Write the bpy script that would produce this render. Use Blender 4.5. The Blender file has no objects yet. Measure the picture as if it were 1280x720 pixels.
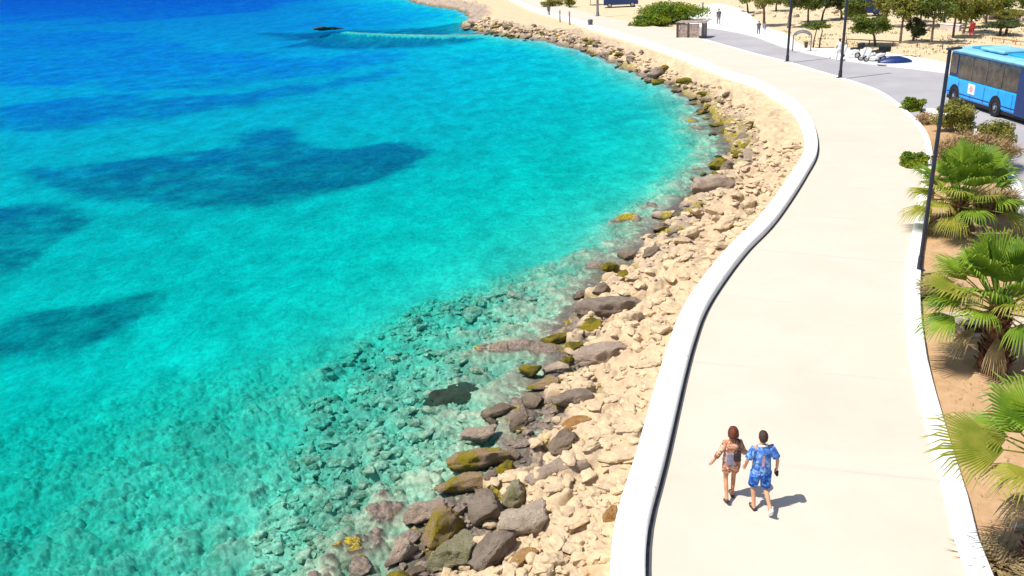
import bpy, math, random, time
_T0 = time.time()
def tick(n): print('TICK', n, round(time.time()-_T0, 1))
import numpy as np
from mathutils import Vector, Matrix, noise as mnoise
random.seed(7); rng = np.random.default_rng(7)
scene = bpy.context.scene
COL = scene.collection
# ------------------------------------------------------------------ camera (its numbers also turn map points of the place into metres)
F, CH, PIT, ROL = 1084., 10.8, math.radians(22.3), math.radians(-3.0)
_f = np.array([0, math.cos(PIT), -math.sin(PIT)]); _r = np.array([1., 0, 0]); _u = np.cross(_r, _f)
_r2 = math.cos(ROL)*_r + math.sin(ROL)*_u; _u2 = -math.sin(ROL)*_r + math.cos(ROL)*_u
def gp(x, y, z=0.):
    d = _f + _r2*(x-640)/F - _u2*(y-360)/F
    t = (z-CH)/d[2]
    return (float(d[0]*t), float(d[1]*t))
def pr(p):
    q = np.array(p, float) - [0, 0, CH]; w = q @ _f
    return 640+F*(q@_r2)/w, 360-F*(q@_u2)/w
def zat(x, y, py):            # height above the ground point (x,y) that shows at picture row py
    lo, hi = -2., 40.
    for _ in range(40):
        m = (lo+hi)/2
        if pr((x, y, m))[1] > py: lo = m
        else: hi = m
    return lo
def ppm(x, y, z=0): 
    a = pr((x, y, z)); b = pr((x+1, y, z)); return math.hypot(a[0]-b[0], a[1]-b[1])
cam = bpy.data.cameras.new('camera'); camo = bpy.data.objects.new('camera', cam); COL.objects.link(camo)
cam.sensor_width = 36; cam.lens = F/1280*36; cam.clip_end = 8000; cam.clip_start = .1
m = Matrix(((_r2[0], _u2[0], -_f[0], 0), (_r2[1], _u2[1], -_f[1], 0), (_r2[2], _u2[2], -_f[2], CH), (0, 0, 0, 1)))
camo.matrix_world = m
scene.camera = camo
# ------------------------------------------------------------------ light
W = bpy.data.worlds.new('World'); scene.world = W; W.use_nodes = True
nt = W.node_tree; nt.nodes.clear()
sky = nt.nodes.new('ShaderNodeTexSky'); sky.sky_type = 'NISHITA'; sky.sun_disc = False
bg = nt.nodes.new('ShaderNodeBackground'); bg.inputs[1].default_value = .11
wo = nt.nodes.new('ShaderNodeOutputWorld'); nt.links.new(sky.outputs[0], bg.inputs[0]); nt.links.new(bg.outputs[0], wo.inputs[0])
SHV = Vector((.93, .30, 0)).normalized(); EL = math.radians(60)
sunv = Vector((-SHV.x*math.cos(EL), -SHV.y*math.cos(EL), math.sin(EL)))
sky.sun_elevation = EL; sky.sun_rotation = math.atan2(sunv.x, sunv.y)
sl = bpy.data.lights.new('sun', 'SUN'); sl.energy = 4.6; sl.angle = math.radians(.5); sl.color = (1, .96, .9)
so = bpy.data.objects.new('sun', sl); COL.objects.link(so); so.rotation_euler = sunv.to_track_quat('Z', 'Y').to_euler(); so.location = (-30, -10, 60)
scene.view_settings.view_transform = 'Standard'; scene.view_settings.look = 'None'; scene.view_settings.gamma = 1
scene.view_settings.exposure = .35
scene.cycles.transparent_max_bounces = 16
# ------------------------------------------------------------------ object helpers
def tag(o, label=None, cat=None, group=None, kind=None):
    if label: o['label'] = label
    if cat: o['category'] = cat
    if group: o['group'] = group
    if kind: o['kind'] = kind
    return o
def link(name, me, mat=None, parent=None, loc=(0, 0, 0), smooth=False):
    o = bpy.data.objects.new(name, me); COL.objects.link(o); o.parent = parent; o.location = loc
    if mat is not None:
        for mm in (mat if isinstance(mat, (list, tuple)) else [mat]): me.materials.append(mm)
    if smooth: me.polygons.foreach_set('use_smooth', [True]*len(me.polygons))
    return o
def empty(name, loc, rz=0, **k):
    o = bpy.data.objects.new(name, None); COL.objects.link(o); o.location = loc; o.rotation_euler = (0, 0, rz); o.empty_display_size = .2
    return tag(o, **k)
def copy_tree(o, parent=None):
    c = o.copy(); COL.objects.link(c); c.parent = parent
    for ch in [x for x in COL.objects if x.parent == o]: copy_tree(ch, c)
    return c
class MB:
    def __init__(s): s.v = []; s.f = []; s.m = []
    def add(s, v, f, mi=0):
        n = len(s.v); s.v += [tuple(a) for a in v]; s.f += [tuple(i+n for i in q) for q in f]; s.m += [mi]*len(f); return s
    def box(s, c, d, rz=0, bev=0, mi=0, taper=1.):
        hx, hy, hz = d[0]/2, d[1]/2, d[2]/2; cs, sn = math.cos(rz), math.sin(rz); b = min(bev, hx*.9, hy*.9, hz*.9)
        def T(p): return (c[0]+p[0]*cs-p[1]*sn, c[1]+p[0]*sn+p[1]*cs, c[2]+p[2])
        if b <= 0:
            v = [T((x*(taper if z > 0 else 1), y*(taper if z > 0 else 1), z)) for z in (-hz, hz) for x, y in ((-hx, -hy), (hx, -hy), (hx, hy), (-hx, hy))]
            return s.add(v, [(3, 2, 1, 0), (4, 5, 6, 7), (0, 1, 5, 4), (1, 2, 6, 5), (2, 3, 7, 6), (3, 0, 4, 7)], mi)
        rings = []
        def ring(ix, z): 
            X, Y = hx-ix, hy-ix; k = b*.6
            return [T(p+(z,)) for p in ((-X+k, -Y), (X-k, -Y), (X, -Y+k), (X, Y-k), (X-k, Y), (-X+k, Y), (-X, Y-k), (-X, -Y+k))]
        v = ring(b*.7, -hz)+ring(0, -hz+b)+ring(0, hz-b)+ring(b*.7, hz)
        f = [tuple(range(7, -1, -1)), tuple(range(24, 32))]
        for k in range(3):
            for i in range(8): j = (i+1) % 8; f.append((k*8+i, k*8+j, k*8+8+j, k*8+8+i))
        return s.add(v, f, mi)
    def tube(s, pts, rad, n=8, mi=0, cap=True, flat=1.):
        pts = [Vector(p) for p in pts]; rad = rad if isinstance(rad, (list, tuple)) else [rad]*len(pts)
        v = []; 
        up = None
        for i, p in enumerate(pts):
            t = (pts[min(i+1, len(pts)-1)]-pts[max(i-1, 0)]).normalized()
            if up is None:
                a = Vector((0, 0, 1)) if abs(t.z) < .9 else Vector((0, 1, 0)); up = (a-t*a.dot(t)).normalized()
            else: up = (up-t*up.dot(t)).normalized()
            b = t.cross(up); r = rad[i]
            for k in range(n):
                a = 2*math.pi*k/n; v.append(p+(b*math.cos(a)+up*math.sin(a)*flat)*r)
        f = []
        for i in range(len(pts)-1):
            for k in range(n): j = (k+1) % n; f.append((i*n+k, i*n+j, i*n+n+j, i*n+n+k))
        if cap: f.append(tuple(range(n-1, -1, -1))); f.append(tuple(range((len(pts)-1)*n, len(pts)*n)))
        return s.add(v, f, mi)
    def rings(s, rr, n=16, mi=0, cap=True):     # rr: (cx,cy,cz,rx,ry)
        v = []; f = []
        for cx, cy, cz, rx, ry in rr:
            for k in range(n):
                a = 2*math.pi*k/n; v.append((cx+rx*math.cos(a), cy+ry*math.sin(a), cz))
        for i in range(len(rr)-1):
            for k in range(n): j = (k+1) % n; f.append((i*n+k, i*n+j, i*n+n+j, i*n+n+k))
        if cap: f.append(tuple(range(n-1, -1, -1))); f.append(tuple(range((len(rr)-1)*n, len(rr)*n)))
        return s.add(v, f, mi)
    def prism(s, poly, z0, z1, mi=0):
        n = len(poly); v = [(x, y, z0) for x, y in poly]+[(x, y, z1) for x, y in poly]
        f = [tuple(range(n-1, -1, -1)), tuple(range(n, 2*n))]+[(i, (i+1) % n, n+(i+1) % n, n+i) for i in range(n)]
        return s.add(v, f, mi)
    def build(s, name, mat, parent=None, loc=(0, 0, 0), smooth=False):
        me = bpy.data.meshes.new(name); me.from_pydata(s.v, [], s.f); me.validate()
        o = link(name, me, mat, parent, loc, smooth)
        if len(me.polygons) == len(s.m): me.polygons.foreach_set('material_index', s.m)
        me.update(); return o
# ------------------------------------------------------------------ materials
class NT:
    def __init__(s, name):
        s.mat = bpy.data.materials.new(name); s.mat.use_nodes = True; s.t = s.mat.node_tree; s.t.nodes.clear()
        s.out = s.t.nodes.new('ShaderNodeOutputMaterial'); s.geo = s.t.nodes.new('ShaderNodeNewGeometry'); s.tc = s.t.nodes.new('ShaderNodeTexCoord')
    def n(s, typ, ins=None, **k):
        o = s.t.nodes.new(typ)
        for a, b in k.items(): setattr(o, a, b)
        if ins:
            for a, b in ins.items(): s.set(o.inputs[a], b)
        return o
    def set(s, sock, b):
        if isinstance(b, bpy.types.NodeSocket): s.t.links.new(b, sock)
        elif isinstance(b, tuple) and len(b) == 3 and sock.type == 'RGBA': sock.default_value = (*b, 1)
        else: sock.default_value = b
    def noise(s, vec, scale, det=4, rough=.55, dist=0.):
        return s.n('ShaderNodeTexNoise', {'Vector': vec, 'Scale': scale, 'Detail': det, 'Roughness': rough, 'Distortion': dist}).outputs[0]
    def vor(s, vec, scale, feature='F1', rnd=1.):
        return s.n('ShaderNodeTexVoronoi', {'Vector': vec, 'Scale': scale, 'Randomness': rnd}, feature=feature)
    def rng(s, v, a, b, c=0., d=1., smooth=True):
        return s.n('ShaderNodeMapRange', {0: v, 1: a, 2: b, 3: c, 4: d}, interpolation_type='SMOOTHSTEP' if smooth else 'LINEAR').outputs[0]
    def mix(s, f, a, b, mode='MIX'):
        o = s.n('ShaderNodeMix', data_type='RGBA', blend_type=mode)
        s.set(o.inputs[0], f); s.set(o.inputs[6], a); s.set(o.inputs[7], b); return o.outputs[2]
    def math(s, op, a, b=0., c=None):
        o = s.n('ShaderNodeMath', operation=op); s.set(o.inputs[0], a); s.set(o.inputs[1], b)
        if c is not None: s.set(o.inputs[2], c)
        return o.outputs[0]
    def bump(s, h, st=.5, dist=.02):
        return s.n('ShaderNodeBump', {'Height': h, 'Strength': st, 'Distance': dist}).outputs[0]
    def bsdf(s, col, rough=.8, normal=None, spec=.3, metal=0., **k):
        b = s.n('ShaderNodeBsdfPrincipled', {'Base Color': col, 'Roughness': rough, 'Specular IOR Level': spec, 'Metallic': metal})
        if normal is not None: s.set(b.inputs['Normal'], normal)
        for a, c in k.items(): s.set(b.inputs[a], c)
        s.t.links.new(b.outputs[0], s.out.inputs[0]); return s.mat
def simple(name, col, rough=.7, var=.12, scale=6., spec=.3, metal=0., bump=.15, dirt=None):
    q = NT(name); P = q.tc.outputs['Object']; nz = q.noise(P, scale, 5)
    dark = tuple(c*(1-var*2) for c in col); lite = tuple(min(1, c*(1+var)) for c in col)
    c = q.mix(q.rng(nz, .3, .7), dark, lite)
    if dirt: c = q.mix(q.rng(q.noise(P, scale*.3, 6), .5, .75, 0, .6), c, dirt)
    return q.bsdf(c, rough, q.bump(q.noise(P, scale*8, 3), bump, .01), spec, metal)
def ground_nodes(q, kind):
    P = q.geo.outputs['Position']; sep = q.n('ShaderNodeSeparateXYZ', {0: P}); z = sep.outputs[2]
    nb = q.noise(P, .9, 5, .6); nm = q.noise(P, 3.2, 5, .65); nf = q.noise(P, 14, 5, .7)
    if kind == 'ground':
        at = q.n('ShaderNodeVertexColor', layer_name='mask'); sp = q.n('ShaderNodeSeparateColor', {0: at.outputs[0]})
        grass, rocky, soil = sp.outputs[0], sp.outputs[1], sp.outputs[2]
        gn = q.math('ADD', q.math('MULTIPLY', q.math('SUBTRACT', q.noise(P, .38, 6, .75), .5), 2.2), q.math('MULTIPLY', q.math('SUBTRACT', nm, .5), .9))
        grass = q.math('MULTIPLY', q.rng(q.math('ADD', grass, q.math('MULTIPLY', gn, q.rng(grass, .02, .3))), -.1, 1.2), 1.0)
        at2 = q.n('ShaderNodeVertexColor', layer_name='mask2'); sp2 = q.n('ShaderNodeSeparateColor', {0: at2.outputs[0]})
        shelf, algae, deep = sp2.outputs[0], sp2.outputs[1], sp2.outputs[2]
        rnd = q.vor(P, 1.7).outputs['Color']; rs = q.n('ShaderNodeSeparateColor', {0: rnd}).outputs[0]
    else:
        rs = q.n('ShaderNodeObjectInfo').outputs['Random']; rocky = 1.
    # dry rock colours
    dry = q.mix(rs, (.63, .475, .29), (.54, .40, .25))
    dry = q.mix(q.rng(nm, .44, .64, 0, .7), dry, (.42, .31, .21))
    dry = q.mix(q.rng(nf, .55, .75, 0, .4), dry, (.33, .25, .18))
    dry = q.mix(q.rng(nb, .60, .72, 0, .7), dry, (.58, .33, .14))
    if kind == 'ground':
        dry = q.mix(q.math('MULTIPLY', shelf, q.rng(nm, .3, .6, .4, .9)), dry, (.27, .215, .19))
        soilc = q.mix(q.rng(nm, .35, .7), (.47, .285, .145), (.54, .355, .20))
        soilc = q.mix(q.rng(nf, .58, .72, 0, .6), soilc, (.33, .19, .10))
        parkc = q.mix(q.rng(nb, .35, .65), (.66, .49, .32), (.60, .50, .30))
        parkc = q.mix(q.rng(nm, .5, .7, 0, .6), parkc, (.42, .33, .16))
        soilc = q.mix(q.rng(sep.outputs[1], 52, 60), soilc, parkc)
        dry = q.mix(soil, dry, soilc)
    # wet dark belt just above the water and algae
    zz = q.math('ADD', z, q.math('MULTIPLY', q.math('SUBTRACT', nm, .5), .4))
    wet = q.mix(q.rng(nf, .3, .7), (.12, .09, .07), (.29, .225, .18))
    wetm = q.rng(zz, -1.12, -.84, 1, 0)
    c = q.mix(wetm, dry, wet)
    yel = q.mix(q.rng(nf, .35, .65), (.12, .11, .02), (.46, .34, .015))
    band = q.math('MULTIPLY', q.rng(z, -1.26, -1.16), q.rng(z, -1.0, -.78, 1, 0))
    am = q.rng(q.noise(P, 1.1, 4, .6), .54, .62)
    band = q.math('MULTIPLY', band, am)
    if kind == 'ground': band = q.math('MAXIMUM', band, q.math('MULTIPLY', algae, q.rng(nm, .4, .55)))
    c = q.mix(band, c, yel)
    # under water
    sub = q.mix(q.rng(nm, .38, .62), (.30, .31, .19), (.55, .53, .36))
    n5 = q.noise(P, 6.5, 4, .7); sub = q.mix(q.rng(n5, .50, .62, 0, .85), sub, (.72, .68, .50)); sub = q.mix(q.rng(n5, .36, .45, .6, 0), sub, (.17, .19, .10))
    if kind == 'ground':
        sub = q.mix(q.rng(nb, .35, .65), sub, (.52, .52, .36))
        sand = q.mix(nb, (.62, .59, .42), (.70, .66, .47))
        sand = q.mix(q.rng(q.noise(P, .22, 4, .6), .5, .7, 0, .25), sand, (.45, .45, .33))
        sand = q.mix(deep, sand, (.60, .66, .66))  # distant sand tinted blue for light scattered in the water
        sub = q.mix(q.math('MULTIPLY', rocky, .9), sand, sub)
        sub = q.mix(grass, sub, q.mix(deep, q.mix(q.rng(nm, .35, .65), (.03, .10, .13), (.10, .22, .22)), q.mix(q.rng(nm, .35, .65), (.015, .27, .60), (.03, .37, .72))))  # far patches painted blue in place of the water's scattered light
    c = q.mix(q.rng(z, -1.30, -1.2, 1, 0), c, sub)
    return c, nm, nf, rocky
def mat_ground():
    q = NT('shore_ground'); c, nm, nf, rocky = ground_nodes(q, 'ground')
    h = q.math('ADD', q.math('MULTIPLY', nf, .6), q.noise(q.geo.outputs['Position'], 45, 3, .6))
    return q.bsdf(c, .85, q.bump(h, .5, .05), .2)
def mat_rock():
    q = NT('rock'); c, nm, nf, _ = ground_nodes(q, 'rock')
    h = q.math('ADD', nf, q.math('MULTIPLY', q.vor(q.geo.outputs['Position'], 9).outputs[0], .6))
    return q.bsdf(c, .85, q.bump(h, .6, .06), .2)
def mat_water():
    q = NT('sea_water'); P = q.geo.outputs['Position']
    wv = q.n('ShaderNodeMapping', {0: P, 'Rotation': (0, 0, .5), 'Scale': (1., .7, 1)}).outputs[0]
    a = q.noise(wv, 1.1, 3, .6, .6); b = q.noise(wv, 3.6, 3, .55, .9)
    caustic = q.math('SUBTRACT', 1., q.math('MULTIPLY', q.math('ABSOLUTE', q.math('SUBTRACT', b, .5)), 9.))
    caustic = q.math('MAXIMUM', caustic, 0.)
    caustic2 = q.math('MAXIMUM', q.math('SUBTRACT', 1., q.math('MULTIPLY', q.math('ABSOLUTE', q.math('SUBTRACT', q.noise(wv, 1.5, 2, .5, 1.2), .5)), 10.)), 0.)
    caustic_sum = q.math('MINIMUM', q.math('ADD', q.math('MULTIPLY', caustic, .65), q.math('MULTIPLY', caustic2, .5)), 1.)  # caustic light veins, painted into the surface's transparent colour
    tr = q.math('ADD', .80, q.math('MULTIPLY', caustic_sum, .22))
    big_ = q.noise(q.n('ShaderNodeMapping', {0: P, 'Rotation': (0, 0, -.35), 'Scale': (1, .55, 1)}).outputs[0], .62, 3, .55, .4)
    tr = q.math('MULTIPLY', q.math('MULTIPLY', tr, q.rng(a, .3, .7, .86, 1.)), q.rng(big_, .34, .62, .89, 1.05))  # broad light and dark of the ripples painted in the same way
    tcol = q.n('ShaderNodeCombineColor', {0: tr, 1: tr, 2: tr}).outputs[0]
    nrm = q.bump(q.math('ADD', q.math('MULTIPLY', a, 1.2), q.math('MULTIPLY', b, .5)), .9, .25)
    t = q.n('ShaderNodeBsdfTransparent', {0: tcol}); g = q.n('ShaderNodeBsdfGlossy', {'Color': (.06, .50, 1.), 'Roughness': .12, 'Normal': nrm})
    fr = q.n('ShaderNodeFresnel', {'IOR': 1.33, 'Normal': nrm})
    fac = q.math('MULTIPLY', fr.outputs[0], .32)
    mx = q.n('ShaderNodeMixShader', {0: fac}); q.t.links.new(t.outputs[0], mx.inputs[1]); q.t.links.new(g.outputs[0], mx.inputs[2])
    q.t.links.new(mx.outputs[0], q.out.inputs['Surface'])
    ab = q.n('ShaderNodeVolumeAbsorption', {'Color': (0, .968, .994), 'Density': 1.0})
    q.t.links.new(ab.outputs[0], q.out.inputs['Volume'])
    return q.mat
def mat_promenade():
    q = NT('promenade_concrete'); P = q.geo.outputs['Position']
    uv = q.n('ShaderNodeUVMap').outputs[0]; u = q.n('ShaderNodeSeparateXYZ', {0: uv}).outputs[0]
    c = q.mix(q.rng(q.noise(P, .5, 5), .3, .7), (.57, .49, .395), (.60, .515, .42))
    c = q.mix(q.rng(q.noise(P, 2.5, 6, .65), .5, .8, 0, .25), c, (.50, .43, .34))
    fr = q.math('ABSOLUTE', q.math('SUBTRACT', q.math('FRACT', q.math('ADD', q.math('DIVIDE', u, 4.4), .17)), .5))
    line = q.math('MULTIPLY', q.math('MAXIMUM', q.rng(fr, .002, .006, 1, 0), q.rng(fr, .006, .035, .35, 0)), q.rng(q.noise(P, .5, 3), .4, .6, .05, .75))
    c = q.mix(q.rng(q.noise(P, .18, 6, .6, .5), .52, .68, 0, .3), c, (.50, .41, .33))
    c = q.mix(q.rng(q.noise(q.n('ShaderNodeMapping', {0: P, 'Rotation': (0, 0, .3), 'Scale': (1, .25, 1)}).outputs[0], 5, 6, .75), .62, .72, 0, .3), c, (.44, .38, .33))
    c = q.mix(line, c, (.43, .41, .37))
    return q.bsdf(c, .8, q.bump(q.noise(P, 60, 3), .15, .01), .2)
def mat_white(name='white_stone', joint=None, base=(.84, .83, .80)):
    q = NT(name); P = q.geo.outputs['Position']
    c = q.mix(q.rng(q.noise(P, 1.2, 5), .3, .7), base, tuple(b*.95 for b in base))
    c = q.mix(q.rng(q.noise(P, 2.2, 6, .7), .62, .75, 0, .35), c, (.55, .56, .56))
    c = q.mix(q.rng(q.noise(P, 7, 5, .75), .64, .74, 0, .5), c, (.50, .42, .33))
    if joint:
        u = q.n('ShaderNodeSeparateXYZ', {0: q.n('ShaderNodeUVMap').outputs[0]}).outputs[0]
        fr = q.math('ABSOLUTE', q.math('SUBTRACT', q.math('FRACT', q.math('DIVIDE', u, joint)), .5))
        c = q.mix(q.rng(fr, .002, .008, .7, 0), c, (.35, .34, .32))
    return q.bsdf(c, .75, q.bump(q.noise(P, 40, 4), .15, .01), .25)
def mat_asphalt():
    q = NT('sunbleached_asphalt'); P = q.geo.outputs['Position']
    c = q.mix(q.rng(q.noise(P, .25, 5), .3, .7), (.33, .315, .32), (.39, .37, .375))
    c = q.mix(q.rng(q.noise(P, 2, 6, .7), .5, .75, 0, .3), c, (.27, .25, .25))
    return q.bsdf(c, .85, q.bump(q.noise(P, 90, 2), .3, .01), .2)
def mat_leaf(name, a, b, tr=.25, scale=1.3):
    q = NT(name); P = q.tc.outputs['Object']; c = q.mix(q.rng(q.noise(P, scale, 4, .7), .35, .65), a, b)
    r = q.n('ShaderNodeBsdfPrincipled', {'Base Color': c, 'Roughness': .55, 'Specular IOR Level': .35})
    t = q.n('ShaderNodeBsdfTranslucent', {0: q.mix(.5, c, (.35, .4, .04))}); mx = q.n('ShaderNodeMixShader', {0: tr})
    q.t.links.new(r.outputs[0], mx.inputs[1]); q.t.links.new(t.outputs[0], mx.inputs[2]); q.t.links.new(mx.outputs[0], q.out.inputs[0]); return q.mat
M = dict(
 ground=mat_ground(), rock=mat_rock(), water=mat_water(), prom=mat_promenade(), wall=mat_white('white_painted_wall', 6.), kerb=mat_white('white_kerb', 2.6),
 pave=mat_white('pale_paving', None, (.80, .76, .70)), asphalt=mat_asphalt(),
 blue_kerb=simple('blue_paint', (.03, .09, .35), .6), palm=mat_leaf('palm_green', (.09, .20, .014), (.23, .34, .02), .3), palm2=mat_leaf('palm_yellow_green', (.20, .24, .02), (.36, .34, .05), .35),
 drypalm=mat_leaf('dry_frond', (.22, .14, .06), (.42, .31, .16), .15, 3), bark=simple('palm_bark', (.20, .095, .05), .9, .4, 9, bump=.8),
 leaf=mat_leaf('tree_leaf', (.05, .085, .012), (.14, .18, .02), .3), leaf_y=mat_leaf('yellow_leaf', (.14, .15, .02), (.30, .27, .05), .3),
 leaf_d=mat_leaf('dark_leaf', (.03, .055, .015), (.08, .10, .03), .2), hedge=mat_leaf('hedge_leaf', (.07, .15, .01), (.24, .30, .01), .35, .7),
 dry=mat_leaf('dry_shrub', (.24, .14, .06), (.42, .27, .13), .2, 2), trunk=simple('tree_bark', (.17, .12, .085), .9, .3, 5, bump=.6),
 post=simple('dark_post_paint', (.018, .020, .035), .45, .2, 5, spec=.5), grey=simple('grey_metal', (.22, .21, .22), .5, .15, 5, spec=.5),
 darkgrey=simple('dark_grey_strip', (.09, .09, .09), .8, .2, 9), black=simple('black_rubber', (.015, .015, .018), .7, .2, 9), white=simple('white_paint', (.8, .8, .78), .5, .06, 4), chrome=simple('brushed_metal', (.5, .5, .52), .35, .1, 8, metal=.8),
 blue=simple('bus_blue_paint', (.01, .34, .86), .3, .06, 2, spec=.6), bluelight=simple('bus_pale_blue_roof', (.22, .52, .68), .4, .1, 1.2, spec=.5),
 bluemid=simple('bus_mid_blue_roof', (.01, .33, .58), .4, .15, 1.5, spec=.5), navy=simple('navy_paint', (.008, .03, .13), .45, .1, 3, spec=.5),
 pink=simple('pink_print', (.70, .35, .38), .6, .1, 9), timber=simple('weathered_timber', (.36, .28, .24), .85, .25, 4, bump=.5), darktimber=simple('dark_timber', (.10, .07, .06), .85, .25, 4),
 hair_red=simple('auburn_hair', (.15, .035, .015), .6, .35, 30, bump=.6), hair_dark=simple('dark_brown_hair', (.06, .033, .02), .6, .3, 30, bump=.6),
 skin=simple('tanned_skin', (.52, .25, .13), .55, .08, 14), skin2=simple('fair_tanned_skin', (.58, .31, .18), .55, .08, 14), red=simple('red_cloth', (.42, .03, .03), .8, .15, 9),
 lilac=simple('lilac_grey_cloth', (.30, .27, .33), .8, .15, 9), darkbag=simple('dark_brown_leather', (.045, .022, .02), .5, .3, 9), sole=simple('dark_shoe', (.07, .05, .05), .7, .2, 9),
 stone=simple('pale_rough_stone', (.55, .45, .34), .9, .2, 4, bump=.8, dirt=(.28, .24, .2)), greycloth=simple('grey_cloth', (.12, .13, .14), .8, .2, 9), orange=simple('orange_timber', (.45, .22, .06), .8, .2, 5),
 pinkwall=simple('pale_pink_render', (.62, .50, .47), .9, .12, 1, dirt=(.4, .35, .32)), peach=None, glass=None, hawaii=None, shorts=None)
q = NT('dark_bus_glass'); c = q.mix(q.rng(q.noise(q.tc.outputs['Object'], 1.5, 5, .7), .35, .65), (.02, .018, .016), (.09, .07, .055)); M['glass'] = q.bsdf(c, .12, None, .6)  # brownish reflections painted into the glass colour as mottling
def cloth(name, cols, sc, gap=(.5, .56)):
    q = NT(name); P = q.tc.outputs['Object']; c = cols[0]
    for i, cc in enumerate(cols[1:]):
        mp = q.n('ShaderNodeMapping', {0: P, 'Location': (i*3.1, i*1.7, 0)}).outputs[0]; c = q.mix(q.rng(q.noise(mp, sc*(1+.4*i), 3, .6, .8), *gap), c, cc)
    return q.bsdf(c, .8, q.bump(q.noise(P, 25, 3), .4, .02), .2)
M['hawaii'] = cloth('blue_patterned_shirt', [(.10, .24, .60), (.30, .48, .76), (.04, .12, .40)], 7)
M['shorts'] = cloth('blue_patterned_shorts', [(.03, .13, .55), (.15, .38, .78), (.01, .07, .36)], 8)
M['peach'] = cloth('peach_patterned_blouse', [(.62, .30, .17), (.75, .48, .33), (.30, .11, .06)], 9)
# ------------------------------------------------------------------ map of the place: shore line, walls, kerbs
def cat(pts, step=1.0):
    p = [np.array(a, float) for a in pts]; p = [2*p[0]-p[1]]+p+[2*p[-1]-p[-2]]; out = []
    for i in range(1, len(p)-2):
        n = max(2, int(np.linalg.norm(p[i+1]-p[i])/step))
        for k in range(n):
            t = k/n; a, b, c, d = p[i-1], p[i], p[i+1], p[i+2]
            out.append(.5*((2*b)+(-a+c)*t+(2*a-5*b+4*c-d)*t*t+(-a+3*b-3*c+d)*t**3))
    out.append(p[-2]); return np.array(out)
def offset(c, d):            # positive = to the right of the walking direction (towards +x when walking +y)
    t = np.gradient(c, axis=0); t /= np.linalg.norm(t, axis=1)[:, None]; return c+d*np.stack([t[:, 1], -t[:, 0]], 1)
water = [(-4.6, -30), (-4.2, 0), (-3.6, 9), (-2.9, 12.5)] + [gp(x, y, -1.2) for x, y in [(490, 720), (500, 680), (545, 632), (600, 590), (650, 520), (700, 440), (722, 405), (745, 372), (795, 330), (838, 275), (870, 242), (900, 215), (915, 190), (902, 160), (880, 132), (840, 107), (800, 92), (745, 68), (690, 52), (640, 46), (598, 38)]] + [(-4.8, 128), (-4.2, 140), (-6.5, 156), (-16, 181), (-24, 215), (-45, 300), (-90, 600), (-200, 3000)]
WL = cat(water, 1.2)
outer = [(0.6, 0), (0.9, 6), (1.2, 10)] + [gp(x, y, .35) for x, y in [(762, 720), (770, 640), (795, 560), (825, 457), (840, 412), (856, 375), (880, 340), (912, 302), (951, 264), (990, 211), (1006, 180), (1001, 147), (984, 125), (963, 112), (943, 100), (902, 87), (862, 71), (801, 49), (760, 37)]] + [(10.2, 108), (8.5, 118), (5, 135), (2, 160), (-6, 220)]
WO = cat(outer, .6); WI = offset(WO, .62); DL = offset(WO, .80)
right = [(6.2, 0), (7.0, 6)] + [gp(x, y, 0) for x, y in [(1240, 720), (1208, 620), (1180, 530), (1163, 470), (1155, 430), (1150, 385), (1150, 345), (1153, 310), (1160, 270), (1166, 225), (1163, 195), (1155, 165), (1133, 140), (1098, 114), (1050, 97), (1020, 88), (983, 77), (943, 67), (876, 48), (841, 37), (760, 22), (725, 13)]] + [(10, 138), (6, 160), (-1, 220)]
RC = cat(right, .6); 
roadkerb = [(19.0, -10), (14.6, 12), (15.4, 19), (17.6, 26)]+[gp(x, y, -.1) for x, y in [(1282, 270), (1264, 232), (1246, 195), (1225, 170), (1190, 150), (1150, 138)]]
RK = cat(roadkerb, .6)
roadfar = [gp(x, y, -.1) for x, y in [(868, 33), (905, 38), (943, 46), (985, 61), (1050, 75), (1120, 84), (1170, 90)]]+[(35.5, 54), (37.5, 40), (41, 20), (46, -10)]
RF = cat(roadfar, 1.)
parkline = [(20, 135), (21.5, 118)]+[gp(x, y, 0) for x, y in [(890, 5), (925, 11), (945, 25), (958, 34), (985, 43), (1006, 58), (1050, 60), (1090, 63), (1160, 74), (1200, 80)]]+[(38.6, 58), (40.5, 45), (44, 20), (49, -10)]
PL = cat(parkline, 1.)
def dist(P, poly):
    best = np.full(len(P), 1e18)
    for a, b in zip(poly[:-1], poly[1:]):
        d = b-a; L = d@d
        if L < 1e-12: continue
        t = np.clip(((P-a)@d)/L, 0, 1); q = P-a-t[:, None]*d; best = np.minimum(best, (q*q).sum(1))
    return np.sqrt(best)
def inside(P, poly):
    x, y = P[:, 0], P[:, 1]; r = np.zeros(len(P), bool); n = len(poly)
    for i in range(n):
        x1, y1 = poly[i]; x2, y2 = poly[(i+1) % n]
        if y1 == y2: continue
        c = ((y1 > y) != (y2 > y)) & (x < (x2-x1)*(y-y1)/(y2-y1)+x1); r ^= c
    return r
def thin(c, k): return np.vstack([c[::k], c[-1:]])
def hash2(ix, iy, s=0):
    h = (ix.astype(np.int64)*374761393+iy.astype(np.int64)*668265263+s*1274126177) & 0xffffffff
    h = ((h ^ (h >> 13))*1274126177) & 0xffffffff
    return ((h ^ (h >> 16)) & 0xffff)/65535.
def vnoise(P, sc, s=0):
    q = P*sc; i = np.floor(q); f = q-i; f = f*f*(3-2*f); ix, iy = i[:, 0], i[:, 1]
    a = hash2(ix, iy, s); b = hash2(ix+1, iy, s); c = hash2(ix, iy+1, s); d = hash2(ix+1, iy+1, s)
    return (a*(1-f[:, 0])+b*f[:, 0])*(1-f[:, 1])+(c*(1-f[:, 0])+d*f[:, 0])*f[:, 1]
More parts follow.
